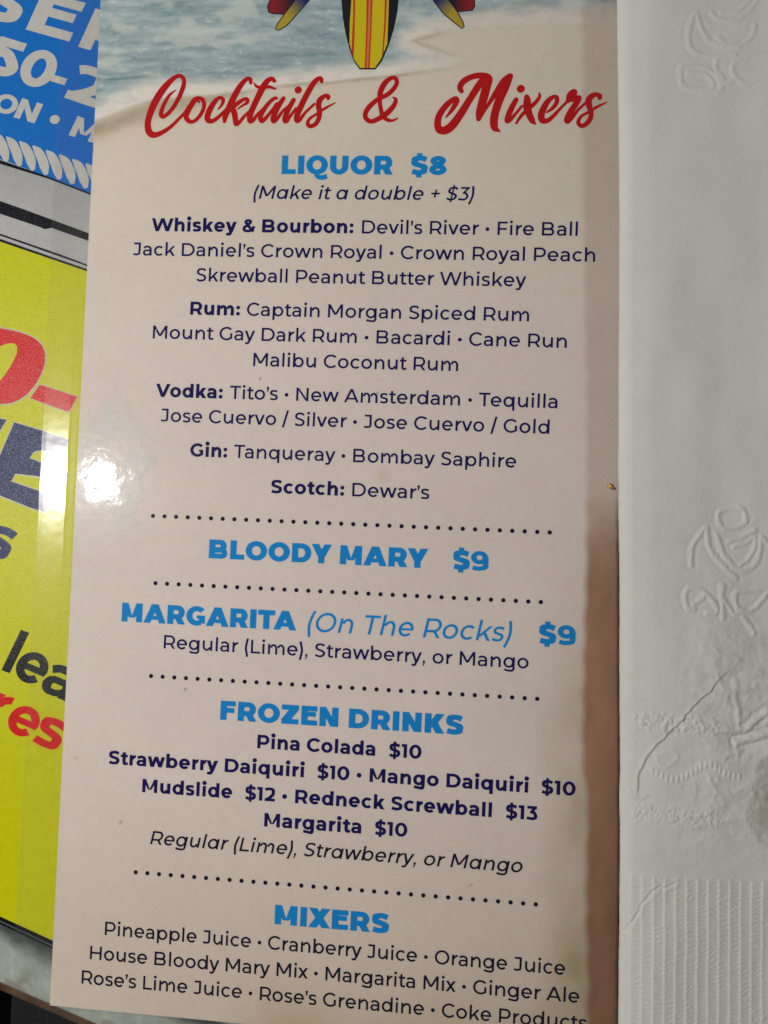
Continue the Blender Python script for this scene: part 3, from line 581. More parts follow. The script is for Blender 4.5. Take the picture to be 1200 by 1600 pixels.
table = empty('advert_table', (0, 0, -750), 'wood edged table with printed blue and yellow adverts on its top, under the menu', 'table')
(ex0, ey0), (ex1, ey1) = EDGE
ang = math.atan2(ey1-ey0, ex1-ex0)
ux, uy = math.cos(ang), math.sin(ang); vx, vy = -uy, ux
def TP(a, b): return (ex0+a*ux+b*vx, ey0+a*uy+b*vy)
# tabletop sheet with printed pale marble picture; colours per point
na, nb = 330, 150
a = np.linspace(-90, 75, na); b = np.concatenate([np.linspace(-.0, 30, 110), np.linspace(31, 420, 40)])
A_, B_ = np.meshgrid(a, b)
A_[:, 0] = -500; A_[:, -1] = 600
Xt = ex0+A_*ux+B_*vx; Yt = ey0+A_*uy+B_*vy
n1 = fbm(A_*.12, B_*.30, 5); n2 = fbm(A_*.5+40, B_*.5, 4)
base = np.stack([.36+.20*(n1-.5), .40+.20*(n1-.5), .365+.2*(n1-.5)], -1)
cloud = sst(.42, .62, n2)[..., None]
base = base*(1-.25*cloud)+np.array([.20,.20,.17])*(.25*cloud)
br = (sst(.55, .68, fbm(A_*.22+9, B_*.35+3, 3))*sst(7, 1, B_))[..., None]
base = base*(1-.45*br)+np.array([.17,.13,.085])*.45*br
# printed soft dark rule that frames the yellow advert
(y0x, y0y), (y1x, y1y) = AD['line5'][1], AD['line5'][2]
dl = math.hypot(y1x-y0x, y1y-y0y); nx_, ny_ = (y1y-y0y)/dl, -(y1x-y0x)/dl
dist = (Xt-y0x)*nx_+(Yt-y0y)*ny_
fr = (sst(-1.5, 0, dist)*sst(5.2, .2, dist+1.6*(fbm(A_*.8, B_*.8, 3)-.5)))[..., None]
base = base*(1-.86*fr)+np.array([.015,.022,.02])*.86*fr
# upper pale band with a grey fade under the blue advert
(l0x, l0y), (l1x, l1y) = AD['line1'][1], AD['line1'][4]
dl = math.hypot(l1x-l0x, l1y-l0y); mx_, my_ = (l1y-l0y)/dl, -(l1x-l0x)/dl
d2_ = (Xt-l0x)*mx_+(Yt-l0y)*my_
ubl = sst(60, 30, d2_)[..., None]
pale = np.stack([.40-.16*np.exp(-((d2_-2.4)/1.8)**2)+.06*(n1-.5)]*3, -1)*np.array([.98,1.,1.])
base = base*(1-ubl)+pale*ubl
top = grid_obj('tabletop_print', Xt, Yt, np.zeros_like(Xt), T_MARBLE, table, col=base, smooth=False)
q = [TP(-500, -.02), TP(600, -.02), TP(600, 420), TP(-500, 420)]
v = [(x, y, z) for z in (-30, -.3) for x, y in q]
new_obj('tabletop_board', v, [(3,2,1,0),(4,5,6,7),(0,1,5,4),(1,2,6,5),(2,3,7,6),(3,0,4,7)], WOOD, table)
# wooden edge band: rounded outer corner, 1.9 mm thick, 30 mm tall
prof = [(-.12,-30),(-.12,-.05),(-.22,-.02),(-1.35,-.10),(-1.75,-.35),(-1.95,-.9),(-1.95,-30)]
v = []; f = []
for k, aa in enumerate(np.linspace(-500, 600, 60)):
    for (bb, zz) in prof:
        x, y = TP(aa, bb+.05*math.sin(aa*.31)+.03*math.sin(aa*1.3)); v.append((x, y, zz))
for k in range(59):
    for j in range(len(prof)-1):
        p = k*len(prof)+j; f.append((p, p+1, p+1+len(prof), p+len(prof)))
new_obj('edge_band', v, f, WOOD, table)
# legs of the table (outside the picture, but it stands on them)
for aa, bb in ((-440, 40), (540, 40), (-440, 380), (540, 380)):
    x, y = TP(aa, bb); box('leg', x-20, x+20, y-20, y+20, -750, -30.01, WOOD, table)

def sheet(name, P, z, mt, col=None):
    k = Ink(); k.poly([tuple(p) for p in P], z); return k.build(name, mt, table)
sheet('advert_panel', AD['blue'], .012, T_BLUE)['label'] = 'blue printed advert panel'
sheet('advert_panel', AD['yellow'], .012, T_YELLOW)['label'] = 'yellow printed advert panel'
def ribbon(name, P, z):
    n = len(P)//2; k = Ink(); k.strip([tuple(p) for p in P[:n]], [tuple(p) for p in P[n:]][::-1], z); return k.build(name, T_BLACK, table)
ribbon('printed_rule', AD['line1'], .02)
k = Ink(); k.poly([tuple(p) for p in AD['bar']], .02); k.build('printed_bar', T_BLACK, table)
for nme in ('line2','line3','line4','line5'): ribbon('printed_rule', AD[nme], .022)
for r_ in ROPE:
    k = Ink(); k.brush([tuple(p) for p in r_], .024); k.build('rope_strand', T_WHITE, table)
COLS = {'w': (T_WHITE, .2), 'b': (T_BLACK, .15), 'r': (T_RED, .15), 'n': (T_NAVY, .15)}
groups = {}
for c, cl, ax, ay, bx, by, hcap in ADL:
    dx, dy = bx-ax, by-ay; Ln = math.hypot(dx, dy); ux_, uy_ = dx/Ln, dy/Ln
    shr = {'w': .12, 'b': .12, 'r': .12, 'n': .12}[cl]
    k = groups.setdefault((cl, 0 if cl != 'w' else (0 if hcap > 7 else 1 if hcap > 5 else 2)), Ink())
    em = hcap/(.742 if cl != 'w' else .70)
    def xf(p, ax=ax, ay=ay, ux_=ux_, uy_=uy_, shr=shr):
        return (ax+(p[0]+shr*p[1])*ux_-p[1]*uy_, ay+(p[0]+shr*p[1])*uy_+p[1]*ux_)
    WEIGHT['T'] = {'w': .195, 'b': .155, 'r': .155, 'n': .165}[cl]
    if c == '•': WEIGHT['T'] = .22
    set_text(k, c, 'T', 0, Ln, 0, em, .03, xf)
for (cl, _), k in groups.items():
    k.build('printed_lettering', COLS[cl][0], table)
def outline_poly(P, z, mt, name, grow=.28):
    c = np.mean(P, axis=0); Q = []
    n = len(P)
    for i in range(n):
        a = np.array(P[i-1]); b = np.array(P[i]); d = np.array(P[(i+1) % n])
        t = (b-a)/np.linalg.norm(b-a)+(d-b)/np.linalg.norm(d-b); t /= np.linalg.norm(t)+1e-9
        Q.append(tuple(b+grow*np.array([-t[1], t[0]])))
    return Q
def emblem(name, P, mt, z=.035, grow=.3):
    P = [tuple(p) for p in P]
    area = sum(P[i-1][0]*P[i][1]-P[i][0]*P[i-1][1] for i in range(len(P)))
    if area > 0: P = P[::-1]
    k = Ink(); k.poly(outline_poly(P, z, None, '', grow), z-.006); k.build('printed_outline', T_PALE, table)
    k = Ink(); k.poly(P, z); k.build(name, mt, table)
emblem('printed_letter', E_NAVY, T_NAVY)
emblem('printed_hyphen', HY, T_RED)
emblem('printed_letter', VN, T_NAVY)
emblem('printed_numeral', catmull(RED0[1:-1], 5)[:, :2].tolist()+[RED0[-1], RED0[0]], T_RED)
k = Ink(); k.poly(catmull([tuple(p) for p in RH]+[tuple(RH[0])], 5)[:-1, :2].tolist(), .040)
k.build('printed_counter', T_YELLOW, table)
keep_world(table)

# ------------------------------------------------------------------ drinks menu
menu = empty('drinks_menu', (0, 0, .1), 'long laminated drinks menu with red script title and blue headings on a sandy beach print', 'menu')
XL, XR, YB, YT = -53.7, 53.7, -95.15, 128.0
# card top as a coloured grid
gx = np.arange(XL, XR+.01, .36); gy = np.concatenate([np.arange(YB, 66, .45), np.arange(66, YT, .30), [YT]])
X_, Y_ = np.meshgrid(gx, gy)
sand = np.array([.625, .562, .530])
nn = fbm(X_*.06, Y_*.06, 4)[..., None]; nf = fbm(X_*.9, Y_*.9, 3)[..., None]
col = sand*(1+.08*(nn-.5)+.03*(nf-.5))
# printed sand is a touch yellower towards the sea
col = col*(1-sst(30, 75, Y_)[..., None]*(1-np.array([.97,.99,.91])))
col = col*(1-sst(-35, -98, Y_)[..., None]*(1-np.array([.93,.90,.83])))
# sea: above the shoreline, right part bounded by the wash of a small wave
sh_ = [tuple(p) for p in SHORE]
sea_poly = sh_+[(60, 95), (60, 140), (-70, 140), (-70, sh_[0][1])]
wob = .55*(fbm(X_*.5, Y_*.5+5, 3)-.5)
inn = inside(X_, Y_+wob, sea_poly)
ds = seg_dist(X_, Y_+wob, sh_); sd = np.where(inn, ds, -ds)
st = fbm(X_*.10+3, Y_*.85, 5, .6); st2 = fbm(X_*.45+31, Y_*1.6+7, 4, .6)
water = np.array([.335,.415,.435])+(st[..., None]-.5)*np.array([.34,.31,.29])+(st2[..., None]-.5)*np.array([.20,.19,.18])
dk = np.exp(-((Y_-(86.0+.35*np.sin(X_*.15)+1.0*(fbm(X_*.07, Y_*0+2, 2)-.5)))/.33)**2)*sst(-30, -50, X_)+ .5*np.exp(-((Y_-85.3-.8*(fbm(X_*.05+8, Y_*0, 2)-.5))/.26)**2)*sst(8, -5, X_)*sst(-38, -30, X_)
water = water*(1-.55*np.clip(dk, 0, 1)[..., None]*np.array([1.0,.72,.68]))
spk = sst(.66, .86, fbm(X_*1.0+70, Y_*2.2, 3, .7))[..., None]
water = water+spk*.16
foamn = fbm(X_*.35+5, Y_*.6+1, 4)
wd_ = 2.6+4.2*(fbm(X_*.06+2, Y_*.02, 2)-.3)
wf = np.clip(sst(wd_+1.2, wd_*.3, sd)*(.65+.7*foamn), 0, 1)[..., None]
fr2 = sst(4, 22, X_)[..., None]*(.45+.5*fbm(X_*.3+90, Y_*.8, 4))[..., None]
foam = (np.array([.66,.63,.59])*(1-fr2)+np.array([.60,.545,.495])*fr2)*(1+.16*(st2[..., None]-.5))
patch = sst(.52, .70, fbm(X_*.12+50, Y_*.30+20, 4))[..., None]*.60*sst(74, 84, Y_)[..., None]
water = water*(1-patch)+np.array([.56,.59,.56])*patch
seac = water*(1-wf)+foam*wf
sw_ = .25+1.5*sst(2, 16, X_)*fbm(X_*.25+4, Y_*.25, 2)
mseg = sst(-1, 1, (sd+.8*sst(2, 16, X_)*(fbm(X_*.5+14, Y_*.9, 4)-.5))/sw_)[..., None]
left_w = sst(-20, -46, X_)
wet = np.exp(-((sd+.35+1.6*left_w)/(.40+1.5*left_w))**2)*(.05+.75*fbm(X_*.22+9, Y_*.3, 3)+.1*left_w)*(1-.85*sst(8,20,X_))
wetc = np.clip(wet, 0, .7)[..., None]
sandc = col*(1-wetc)+np.array([.27,.215,.12])*wetc
col = sandc*(1-mseg)+seac*mseg
# shadow strip along the right edge, painted into the card: brown below, faint above
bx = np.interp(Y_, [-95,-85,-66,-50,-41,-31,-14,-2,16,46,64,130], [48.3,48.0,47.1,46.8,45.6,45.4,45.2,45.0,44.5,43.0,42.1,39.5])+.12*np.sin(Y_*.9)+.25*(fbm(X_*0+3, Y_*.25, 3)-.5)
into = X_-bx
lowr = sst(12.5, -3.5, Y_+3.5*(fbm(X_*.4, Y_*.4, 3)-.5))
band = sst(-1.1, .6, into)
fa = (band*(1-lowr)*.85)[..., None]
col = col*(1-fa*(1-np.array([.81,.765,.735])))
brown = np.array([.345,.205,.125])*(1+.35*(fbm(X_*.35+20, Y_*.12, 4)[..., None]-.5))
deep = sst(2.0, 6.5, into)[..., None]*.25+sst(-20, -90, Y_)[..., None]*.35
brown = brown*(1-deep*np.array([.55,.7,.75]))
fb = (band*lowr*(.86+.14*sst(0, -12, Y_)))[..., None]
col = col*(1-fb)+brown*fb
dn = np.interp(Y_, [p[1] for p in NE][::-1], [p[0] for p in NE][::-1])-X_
ln = (np.exp(-((dn-.05)/.36)**2)*lowr*(.55+.6*fbm(X_*0+5, Y_*.4, 3)))[..., None]  # strip painted darkest at the napkin's edge, as contact shadow
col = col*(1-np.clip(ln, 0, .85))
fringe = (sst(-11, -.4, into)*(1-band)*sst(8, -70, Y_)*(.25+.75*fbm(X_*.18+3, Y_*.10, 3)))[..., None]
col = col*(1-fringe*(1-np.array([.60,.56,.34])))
# small yellowish blots
for (px, py, r_, k_) in ((6.5, 9.6, 1.3, .14), (-6, -98, 9, .42), (20, -101, 12, .42), (40, -92, 6, .3), (51.4, 4.2, 1.2, .5)):
    g_ = (k_*np.exp(-(((X_-px)/r_)**2+((Y_-py)/r_)**2)))[..., None]
    col = col*(1-g_)+np.array([.34,.25,.05])*g_
# specks
rs = random.Random(4)
for px, py, r_ in [(-41.4,-59.3,.26),(-51.0,-47.5,.16),(4.7,24.9,.2),(-18,27.3,.2),(-30,-33,.2),(26,-66,.2)]:
    g_ = np.exp(-(((X_-px)/r_)**2+((Y_-py)/r_)**2))[..., None]; col = col*(1-.7*g_)
col = np.clip(col, .004, .8)
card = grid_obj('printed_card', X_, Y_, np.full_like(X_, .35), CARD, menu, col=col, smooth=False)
box('card_core', XL, XR, YB, YT, .12, .345, CARDEDGE, menu)

inkmat = {'M': NAVY, 'I': NAVY, 'B': NAVY, 'J': BLUE, 'K': BLUE}
for segs in LINES:
    kinds = {}
    for (st_, tx, x0, x1, y_, em) in segs:
        kinds.setdefault('blue' if st_ in 'JK' else 'navy', []).append((st_, tx, x0, x1, y_, em))
    for kk, L_ in kinds.items():
        I_ = Ink()
        for (st_, tx, x0, x1, y_, em) in L_:
            set_text(I_, tx, st_, x0, x1, y_, em)
        yl = L_[0][4]
        mt = BLUE if kk == 'blue' else (NAVY if yl > -60 else BLACKISH)
        o = I_.build('heading_lettering' if kk == 'blue' else 'drinks_lettering', mt, menu)
for N_, yd in DOTS:
    I_ = Ink()
    for i in range(N_):
        cx = (i-(N_-1)/2)*2.3; r_ = .41
        I_.poly([(cx+r_*math.cos(t_*math.pi/8), yd+r_*math.sin(t_*math.pi/8)) for t_ in range(16)], .36)
    I_.build('dotted_rule', BLACKISH, menu)
for wi, strokes in enumerate(TITLE):
    I_ = Ink()
    for s_ in strokes: I_.brush([tuple(p) for p in s_], .36+.0)
    for w_, (cx, cy), r_ in TDOT:
        if w_ == wi: I_.poly([(cx+r_*math.cos(t_*math.pi/12), cy+r_*math.sin(t_*math.pi/12)) for t_ in range(24)], .36)
    I_.build('title_lettering', RED, menu)
# surfboards of the printed emblem, with printed outlines
def flat(name, P, z, c0, c1=None, axis=None, outline=.22):
    P = np.array([tuple(p) for p in P])
    area = sum(P[i-1][0]*P[i][1]-P[i][0]*P[i-1][1] for i in range(len(P)))
    if area > 0: P = P[::-1]
    if outline:
        k = Ink(); k.poly(outline_poly([tuple(p) for p in P], z, None, '', outline), z-.003); k.build('printed_outline', BLACKISH, menu)
    k = Ink()
    cc = [c0]*len(P)
    k.poly([tuple(p) for p in P], z)
    cols = np.array([c0]*len(P), float)
    if c1 is not None:
        ord_ = np.array([v_[:2] for v_ in k.v]); tt = sst(axis[0], axis[1], ord_ @ np.array(axis[2]))[:, None]
        cols = np.array(c0)*(1-tt)+np.array(c1)*tt
    k.c = cols.tolist()
    return k.build(name, PRINT, menu)
def banded(name, P, z, stops, axis):
    """printed shape shaded in bands along an axis"""
    P = [np.array(p, float) for p in P]; ax = np.array(axis, float)
    area = sum(P[i-1][0]*P[i][1]-P[i][0]*P[i-1][1] for i in range(len(P)))
    if area > 0: P = P[::-1]
    k = Ink(); k.poly(outline_poly([tuple(p) for p in P], z, None, '', .2), z-.003); k.build('printed_outline', BLACKISH, menu)
    def clip(Q, t0, keep):
        out = []
        for i in range(len(Q)):
            a_, b_ = Q[i-1], Q[i]; da, db = a_@ax-t0, b_@ax-t0
            ia, ib = (da >= 0) == keep, (db >= 0) == keep
            if ia != ib: out.append(a_+(b_-a_)*da/(da-db))
            if ib: out.append(b_)
        return out
    vals = [p@ax for p in P]; t0, t1 = min(vals), max(vals); n = 24; K = Ink()
    for i in range(n):
        u0 = t0+(t1-t0)*i/n; u1 = t0+(t1-t0)*(i+1)/n
        Q = clip(clip(P, u0, True), u1, False)
        if len(Q) < 3: continue
        tt = (i+.5)/n
        c_ = [float(np.interp(tt, [s_[0] for s_ in stops], [s_[1][j] for s_ in stops])) for j in range(3)]
        K.k = 0; K.poly([tuple(q_) for q_ in Q[::-1]][::-1], z, c_)
    K.build(name, PRINT, menu)
Yl = (.40,.31,.035); Bl = (.02,.03,.14); Rd = (.25,.018,.024); Dk = (.012,.012,.02)
banded('side_surfboard', BO['lr'], .362, [(0,Rd),(.12,Rd),(.46,Dk),(1,Dk)], (1, .1))
banded('side_surfboard', BO['rr'], .362, [(0,Rd),(.12,Rd),(.46,Dk),(1,Dk)], (-1, .1))
banded('side_surfboard', BO['lf'], .368, [(0,Yl),(.20,Yl),(.42,Bl),(1,Bl)], (.7, .7))
banded('side_surfboard', BO['rf'], .368, [(0,Yl),(.20,Yl),(.42,Bl),(1,Bl)], (-.7, .7))
flat('surfboard_rails', BO['black'], .374, Dk, outline=0)
flat('surfboard_deck', BO['yellow'], .378, (.56,.47,.012), outline=0)
for s_ in ('s1','s2','s3','s4'):
    flat('surfboard_stripe', BO[s_], .384, (.50,.045,.015), outline=0)
k = Ink(); k.poly([tuple(BO['s2'][i]) for i in (1,2,3)]+[tuple(BO['s3'][i]) for i in (3,2,1)], .382); k.c = [(.55,.22,.06)]*6; k.build('surfboard_stripe', PRINT, menu)

# clear film: over the card and a sealed margin beyond it
fxs = np.arange(XL, XR+.01, .35); fys = np.arange(YB, YT+.01, .5)
FX, FY = np.meshgrid(fxs, fys)
gxn, gyn = -47.5, 9.0
rr = np.hypot((FX-gxn)/8.6, (FY-gyn)/15.5); ang_ = np.arctan2(FY-gyn, FX-gxn)
edge = 1+.16*(fbm(ang_*2.2+9, ang_*0+3, 3)-.5)*2+.05*np.sin(ang_*9)
bub = sst(edge+.05, edge-.35, rr)
rim = np.exp(-((rr-edge+.16)/.16)**2)*sst(-.1, .85, np.cos(ang_))*(.5+fbm(FX*.8, FY*.8, 3))
scr = sst(1.9, .6, rr)
tint = np.stack([np.clip(.10+.9*bub*(.5+fbm(FX*.5, FY*.5, 2)*.6)*sst(1.1,.2,rr)+.35*rim, 0, 1), np.clip(.35*scr+.65*bub, 0, 1), np.clip(.34*bub*(.1+1.3*fbm(FX*.7+4, FY*.5, 5)**1.5)+.38*rim*(.45+.55*np.sin(FY*9+2*np.sin(FX*2)))*(.3+fbm(FX*1.4, FY*1.4, 4))+.16*sst(1.6,.9,rr)*sst(.5,.8,fbm(FX*.9+44, FY*.5, 4)), 0, 1)], -1)
# the lifted spot is a very shallow blister
FZ = .42+.015*np.exp(-(rr/.75)**2)
film = grid_obj('laminate_film', FX, FY, FZ, FILM, menu, col=tint)
# hairline scratches and dust on the film, thickest round the blister
SCR = ink('film_scratch', (.75, .75, .74), .1, .5, .3)
rs = random.Random(8); k = Ink()
for i in range(46):
    near = i < 34
    cx = rs.gauss(-43, 5) if near else rs.uniform(-50, 42); cy = rs.gauss(10, 13) if near else rs.uniform(-88, 78)
    if cx < -53.2: cx = -52.5
    an = rs.choice([1.2, 1.5, .2, rs.uniform(0, 3)]); ln_ = rs.uniform(.3, 2.2) if near else rs.uniform(.12, .7); w_ = rs.uniform(.03, .06) if near else rs.uniform(.025, .045)
    P = []
    for q_ in (0, .33, .66, 1):
        P.append((max(cx+ln_*(q_-.5)*math.cos(an)+rs.uniform(-.05,.05), -53.4), cy+ln_*(q_-.5)*math.sin(an)+rs.uniform(-.05,.05), w_*(1.1-abs(q_-.5)*1.4)))
    k.brush(P, .445, n=3, caps=False)
k.build('film_scratches', SCR, menu)['kind'] = 'stuff'
XO, YO = XL-7.75, YB-7.75
def margin(name, prof, y0, y1, side):
    ys_ = np.arange(y0, y1+.01, 2.0); P = np.array(prof)
    Xm = np.repeat(P[None, :, 0], len(ys_), 0); Zm = np.repeat(P[None, :, 1], len(ys_), 0); Ym = np.repeat(ys_[:, None], len(P), 1)
    Xm = Xm+.06*np.sin(Ym*.7+Xm)*(np.abs(Xm-P[-1,0]) > .01)*(np.abs(Xm-P[0,0]) > .01)
    return grid_obj(name, Xm, Ym, Zm, MARGIN, menu, smooth=False)
profL = [(XO,.24),(XO+.3,.285),(XO+1.2,.270),(XO+3.4,.213),(XO+5.6,.14),(XO+5.85,.20),(XO+6.1,.16),(XO+7.2,.22),(XO+7.6,.40),(XL,.42)]
margin('film_margin', profL, YO, YT, -1)
margin('film_margin', [(-x_, z_) for x_, z_ in profL][::-1], YO, YT, 1)
ysb = [(YO,.13),(YO+.15,.28),(YO+5.9,.28),(YO+7.1,.30),(YB,.42)]
v = []; f = []
for (yy, zz) in ysb: v += [(XL, yy, zz), (XR, yy, zz)]
for i in range(len(ysb)-1): f.append((2*i, 2*i+1, 2*i+3, 2*i+2))
new_obj('film_margin', v, f, MARGIN, menu)
keep_world(menu)

# ------------------------------------------------------------------ paper napkin
def smin_interp(Y): 
    ys_ = [p[1] for p in NE][::-1]; xs_ = [p[0] for p in NE][::-1]
    return np.interp(Y, ys_, xs_)
W_N = 62.0
sx = np.concatenate([np.linspace(0, .3, 8), np.arange(.4, 1.3, .12), np.arange(1.4, 34, .16), np.arange(34.5, W_N, .6)])
ny_ = np.arange(-125, 125, .17)
S_, Yn = np.meshgrid(sx, ny_)
wobble = .10*(fbm(S_*0+1, Yn*.5, 3)-.5)+.06*(fbm(S_*0+4, Yn*2, 2)-.5)
Xn = smin_interp(Yn)+S_+wobble
# rest height: on the menu near its edge, then over the table
H = 2.0+.0*S_
H += .55*sst(0, 6, S_)-2.1*sst(5, 30, S_)*(.6+.4*sst(60,-30,Yn))+.6*sst(24, 40, S_)
H += .5*(fbm(Xn*.05, Yn*.04, 3)-.5)+.9*(fbm(Xn*.09+7, Yn*.05+2, 2)-.5)*sst(0,10,S_)
def relief(D, w): return np.exp(-(D/w)**2)
clipd = [np.full(Xn.shape, 9.)]
low = (Yn > 55); mid = (Yn < 5) & (Yn > -45)
Dm = np.full(Xn.shape, 9.0)
Xw = Xn+.7*(fbm(Xn*.7+3, Yn*.7, 3)-.5); Yw = Yn+.7*(fbm(Xn*.7+63, Yn*.7+9, 3)-.5)
for L_ in NR:
    c = catmull([tuple(p) for p in L_], 5)
    ymin, ymax = c[:,1].min()-2, c[:,1].max()+2
    rws = np.where((ny_ > ymin) & (ny_ < ymax))[0]
    if len(rws):
        sl = slice(rws[0], rws[-1]+1)
        Dm[sl] = np.minimum(Dm[sl], seg_dist(Xw[sl], Yw[sl], [tuple(p) for p in c]))
H += (.16*relief(Dm, .40)-.05*relief(Dm-.80, .32))*(.62+.55*sst(50, 10, Yn))
wr = sst(-8, -22, Yn)*sst(-62, -48, Yn)*sst(4, 18, S_)
H += wr*(.55*(1-np.abs(2*fbm(Xn*.16+Yn*.10, Yn*.22-Xn*.05, 3)-1))+.16*(1-np.abs(2*fbm(Xn*.6+20, Yn*.6, 3)-1)))
def local(fn, pts, pad=4):
    ymin = min(p[1] for p in pts)-pad; ymax = max(p[1] for p in pts)+pad
    rws = np.where((ny_ > ymin) & (ny_ < ymax))[0]; sl = slice(rws[0], rws[-1]+1)
    fn(sl, seg_dist(Xw[sl], Yw[sl], [tuple(p) for p in catmull([tuple(p) for p in pts], 5)]))
def signed(sl, pts):
    """side of the crease: + on the right"""
    c = sorted([(p[1], p[0]) for p in pts])
    return Xw[sl]-np.interp(Yw[sl], [q_[0] for q_ in c], [q_[1] for q_ in c])
def crease(sl, D):
    s_ = signed(sl, C1); w_ = sst(0, 4, Yn[sl]-C1[-1][1]+3)*sst(2, -4, Yn[sl]-C1[0][1])
    H[sl] -= .34*w_*np.where(s_ > 0, np.exp(-(s_/2.2)), np.exp(-(s_/.45)**2))*(np.abs(s_) < 12)
    H[sl] += .16*w_*np.exp(-((s_+.55)/.4)**2)
local(crease, C1, 6)
def cr2(sl, D): H[sl] -= .16*relief(D, .22); H[sl] += .05*relief(D-.5, .25)
local(cr2, C2)
for j, F_ in enumerate(FO):
    def ff(sl, D, j=j):
        H[sl] += (.20 if j < 2 else .10)*relief(D, .5 if j < 2 else .35)-(.20 if j < 2 else .06)*relief(D-.9, .4)
    local(ff, F_)
for F_ in EL:
    def ff(sl, D): H[sl] += .10*relief(D, .35)
    local(ff, F_)
# row of little pressed teeth
tk = catmull([tuple(p) for p in TK], 30); al = np.cumsum(np.r_[0, np.hypot(*np.diff(tk[:, :2], axis=0).T)])
for s_ in np.arange(0, al[-1], .95):
    cx = np.interp(s_, al, tk[:,0]); cy = np.interp(s_, al, tk[:,1])
    rws = np.where(np.abs(ny_-cy) < 2)[0]; sl = slice(rws[0], rws[-1]+1)
    H[sl] += .17*np.exp(-((Xn[sl]-cx)/.24)**4-((Yn[sl]-cy)/.62)**4)
# two pressed floral bands
for yb_, sc_ in ((BN[0], 1.0), (BN[1], .8)):
    e_ = np.exp(-((Yn-yb_)/1.7)**4)*sst(1.2, 2.5, S_)*sst(21, 15, S_)
    H += sc_*.62*e_*(np.abs(fbm(Xn*.85+yb_, Yn*.95, 3, .6)-.5)*2)
# ribbed end
x0r, x1r, yr = RIB; pit = (x1r-x0r)/11.0
ph = (S_-(x0r-float(smin_interp(yr-20))))/pit+.04*(fbm(S_*0+7, Yn*.4, 2)-.5); fr_ = ph-np.floor(ph)
ribm = sst(yr+.5, yr-.8, Yn)*sst(.6, 2.0, S_)
saw = np.where(fr_ < .2, sst(0, .2, fr_), np.clip((np.exp(-(fr_-.2)*2.6)-.125)/.875, 0, 1))
rip = .5+.5*np.sin(Yn*2*math.pi/.85+2.5*(fbm(Xn*.7, Yn*.3, 2)-.5)*6+ph*1.7)
H += ribm*(.18*saw+.12*rip*(1-saw*.5)*(.4+fbm(Xn*.6, Yn*.5, 2)))
# corner patch of darker olive colour sinks
ho = inside(Xn, Yn, [tuple(p) for p in HO]+[(120, HO[-1][1]), (120, HO[0][1])])
Dh = seg_dist(Xn, Yn, [tuple(p) for p in HO]); sh2 = np.where(ho, Dh, -Dh)+.35*(fbm(Xn*.9, Yn*.9, 3)-.5)
sink = sst(-.5, 1.6, sh2+1.2*(fbm(Xn*.4, Yn*.4+3, 3)-.5))
H -= .45*sink
H += .03*(fbm(Xn*2.2, Yn*2.2, 3)-.5)+.10*(fbm(Xn*.5+3, Yn*.5, 3)-.5)*sst(60,-20,Yn)
H = np.maximum(H, .64)
# rolled fold along the left edge, resting on the menu
roll = np.clip(S_/2.4, 0, 1)
Zn = .50+(H-.50)*np.sqrt(np.clip(1-(1-roll)**2, 0, 1))
tc = np.array([.585,.596,.566])*(1+.05*(fbm(Xn*.08, Yn*.08, 3)[..., None]-.5))*np.ones(Xn.shape)[..., None]
olive = (sst(.3, 2.4, sh2+1.6*(fbm(Xn*.5+8, Yn*.5, 4)-.5))*(.46+.3*(fbm(Xn*.5, Yn*.5, 4)-.5)))[..., None]
tc = tc*(1-olive)+np.array([.19,.185,.125])*olive
tc = tc*(1-.10*sst(16,-10,Yn)[..., None]*(1-np.array([.98,.9,.86]))*4*.5)
nap = grid_obj('napkin_face', Xn, Yn, Zn, TISSUE, None, col=np.clip(tc, 0, .9))
napkin = empty('paper_napkin', (75, 0, .5), 'white embossed paper napkin with ribbed end, lying over the right edge of the menu', 'napkin')
nap.parent = napkin; nap.name = 'napkin_top_ply'
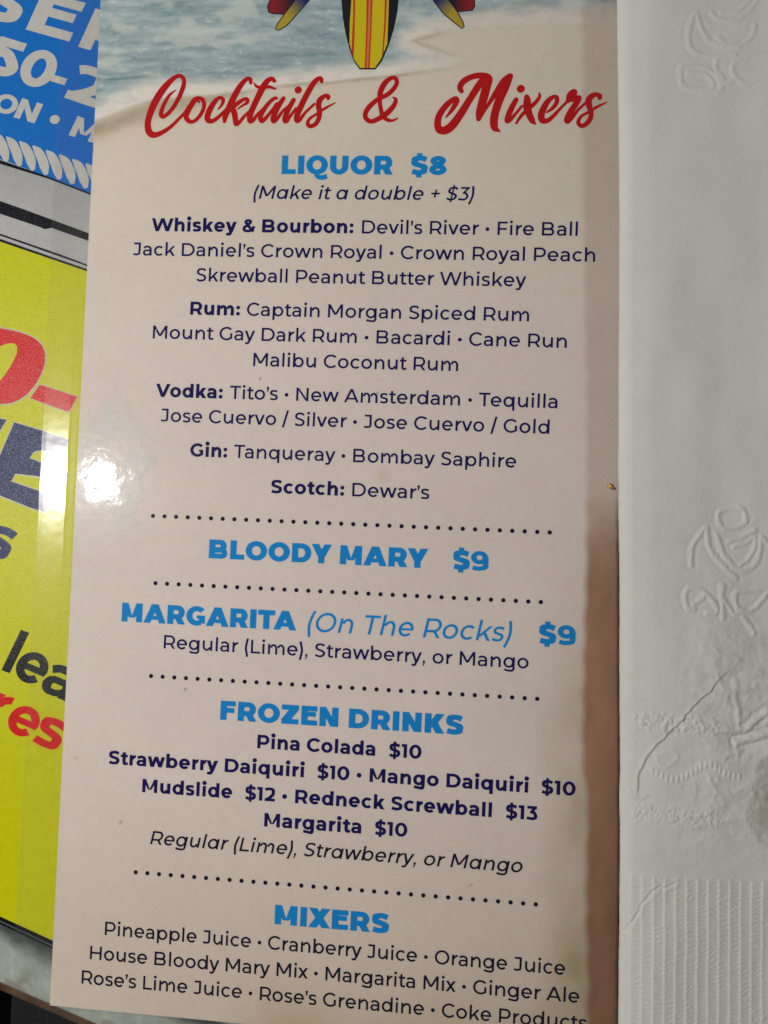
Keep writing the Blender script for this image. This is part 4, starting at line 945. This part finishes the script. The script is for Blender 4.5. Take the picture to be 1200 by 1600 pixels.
# lower plies fill the fold beneath: on the menu, then down on the table
lx = [p[0] for p in NE]; ly = [p[1] for p in NE]
v = []; f = []
pr = [(.25,.46),(.25,.60),(7,.60),(W_N,.55),(W_N,.06),(11.5,.06),(8.5,.46)]
yy_ = np.linspace(-124.5, 124.5, 60)
for yq in yy_:
    x0_ = float(np.interp(yq, ly[::-1], lx[::-1]))
    for a_, b_ in pr: v.append((x0_+a_+(3.4 if a_ in (11.5, 8.5) and False else 0), yq, b_))
n_ = len(pr)
for i in range(len(yy_)-1):
    for j in range(n_):
        f.append((i*n_+j, i*n_+(j+1) % n_, (i+1)*n_+(j+1) % n_, (i+1)*n_+j))
TIS2 = ink('napkin_lower_tissue', (.58,.61,.59), .1, .95, .1)
new_obj('napkin_lower_ply', v, f, TIS2, napkin)
keep_world(napkin)

# ------------------------------------------------------------------ crumb caught at the napkin's edge
def crumb():
    m, nt, b = mat('fried_crumb')
    n = noise(nt, 2500, 3, .6)
    r = N(nt, 'ShaderNodeValToRGB')
    r.color_ramp.elements[0].color = (.34, .11, .008, 1); r.color_ramp.elements[0].position = .4
    r.color_ramp.elements[1].color = (.62, .40, .05, 1); r.color_ramp.elements[1].position = .62
    nt.links.new(n.outputs['Fac'], r.inputs[0]); nt.links.new(r.outputs[0], b.inputs['Base Color'])
    b.inputs['Roughness'].default_value = .5
    rs = random.Random(3); v = []; f = []
    nu, nv = 12, 7
    for i in range(nv+1):
        th = math.pi*i/nv
        for j in range(nu):
            p_ = 2*math.pi*j/nu; r_ = 1+.38*math.sin(3*p_+th*2)+.22*rs.uniform(-1, 1)
            v.append((48.7+.58*r_*math.sin(th)*math.cos(p_), 8.9-.15*r_*math.sin(th)*math.cos(p_)+.42*r_*math.sin(th)*math.sin(p_), .75+.30*math.cos(th)))
    for i in range(nv):
        for j in range(nu):
            a_, b_ = i*nu+j, i*nu+(j+1) % nu; f.append((a_, a_+nu, b_+nu, b_))
    o = new_obj('crumb', v, f, m, None, smooth=True)
    o['label'] = 'tiny orange fried crumb on the menu, against the left edge of the napkin'; o['category'] = 'crumb'
    return o
crumb()
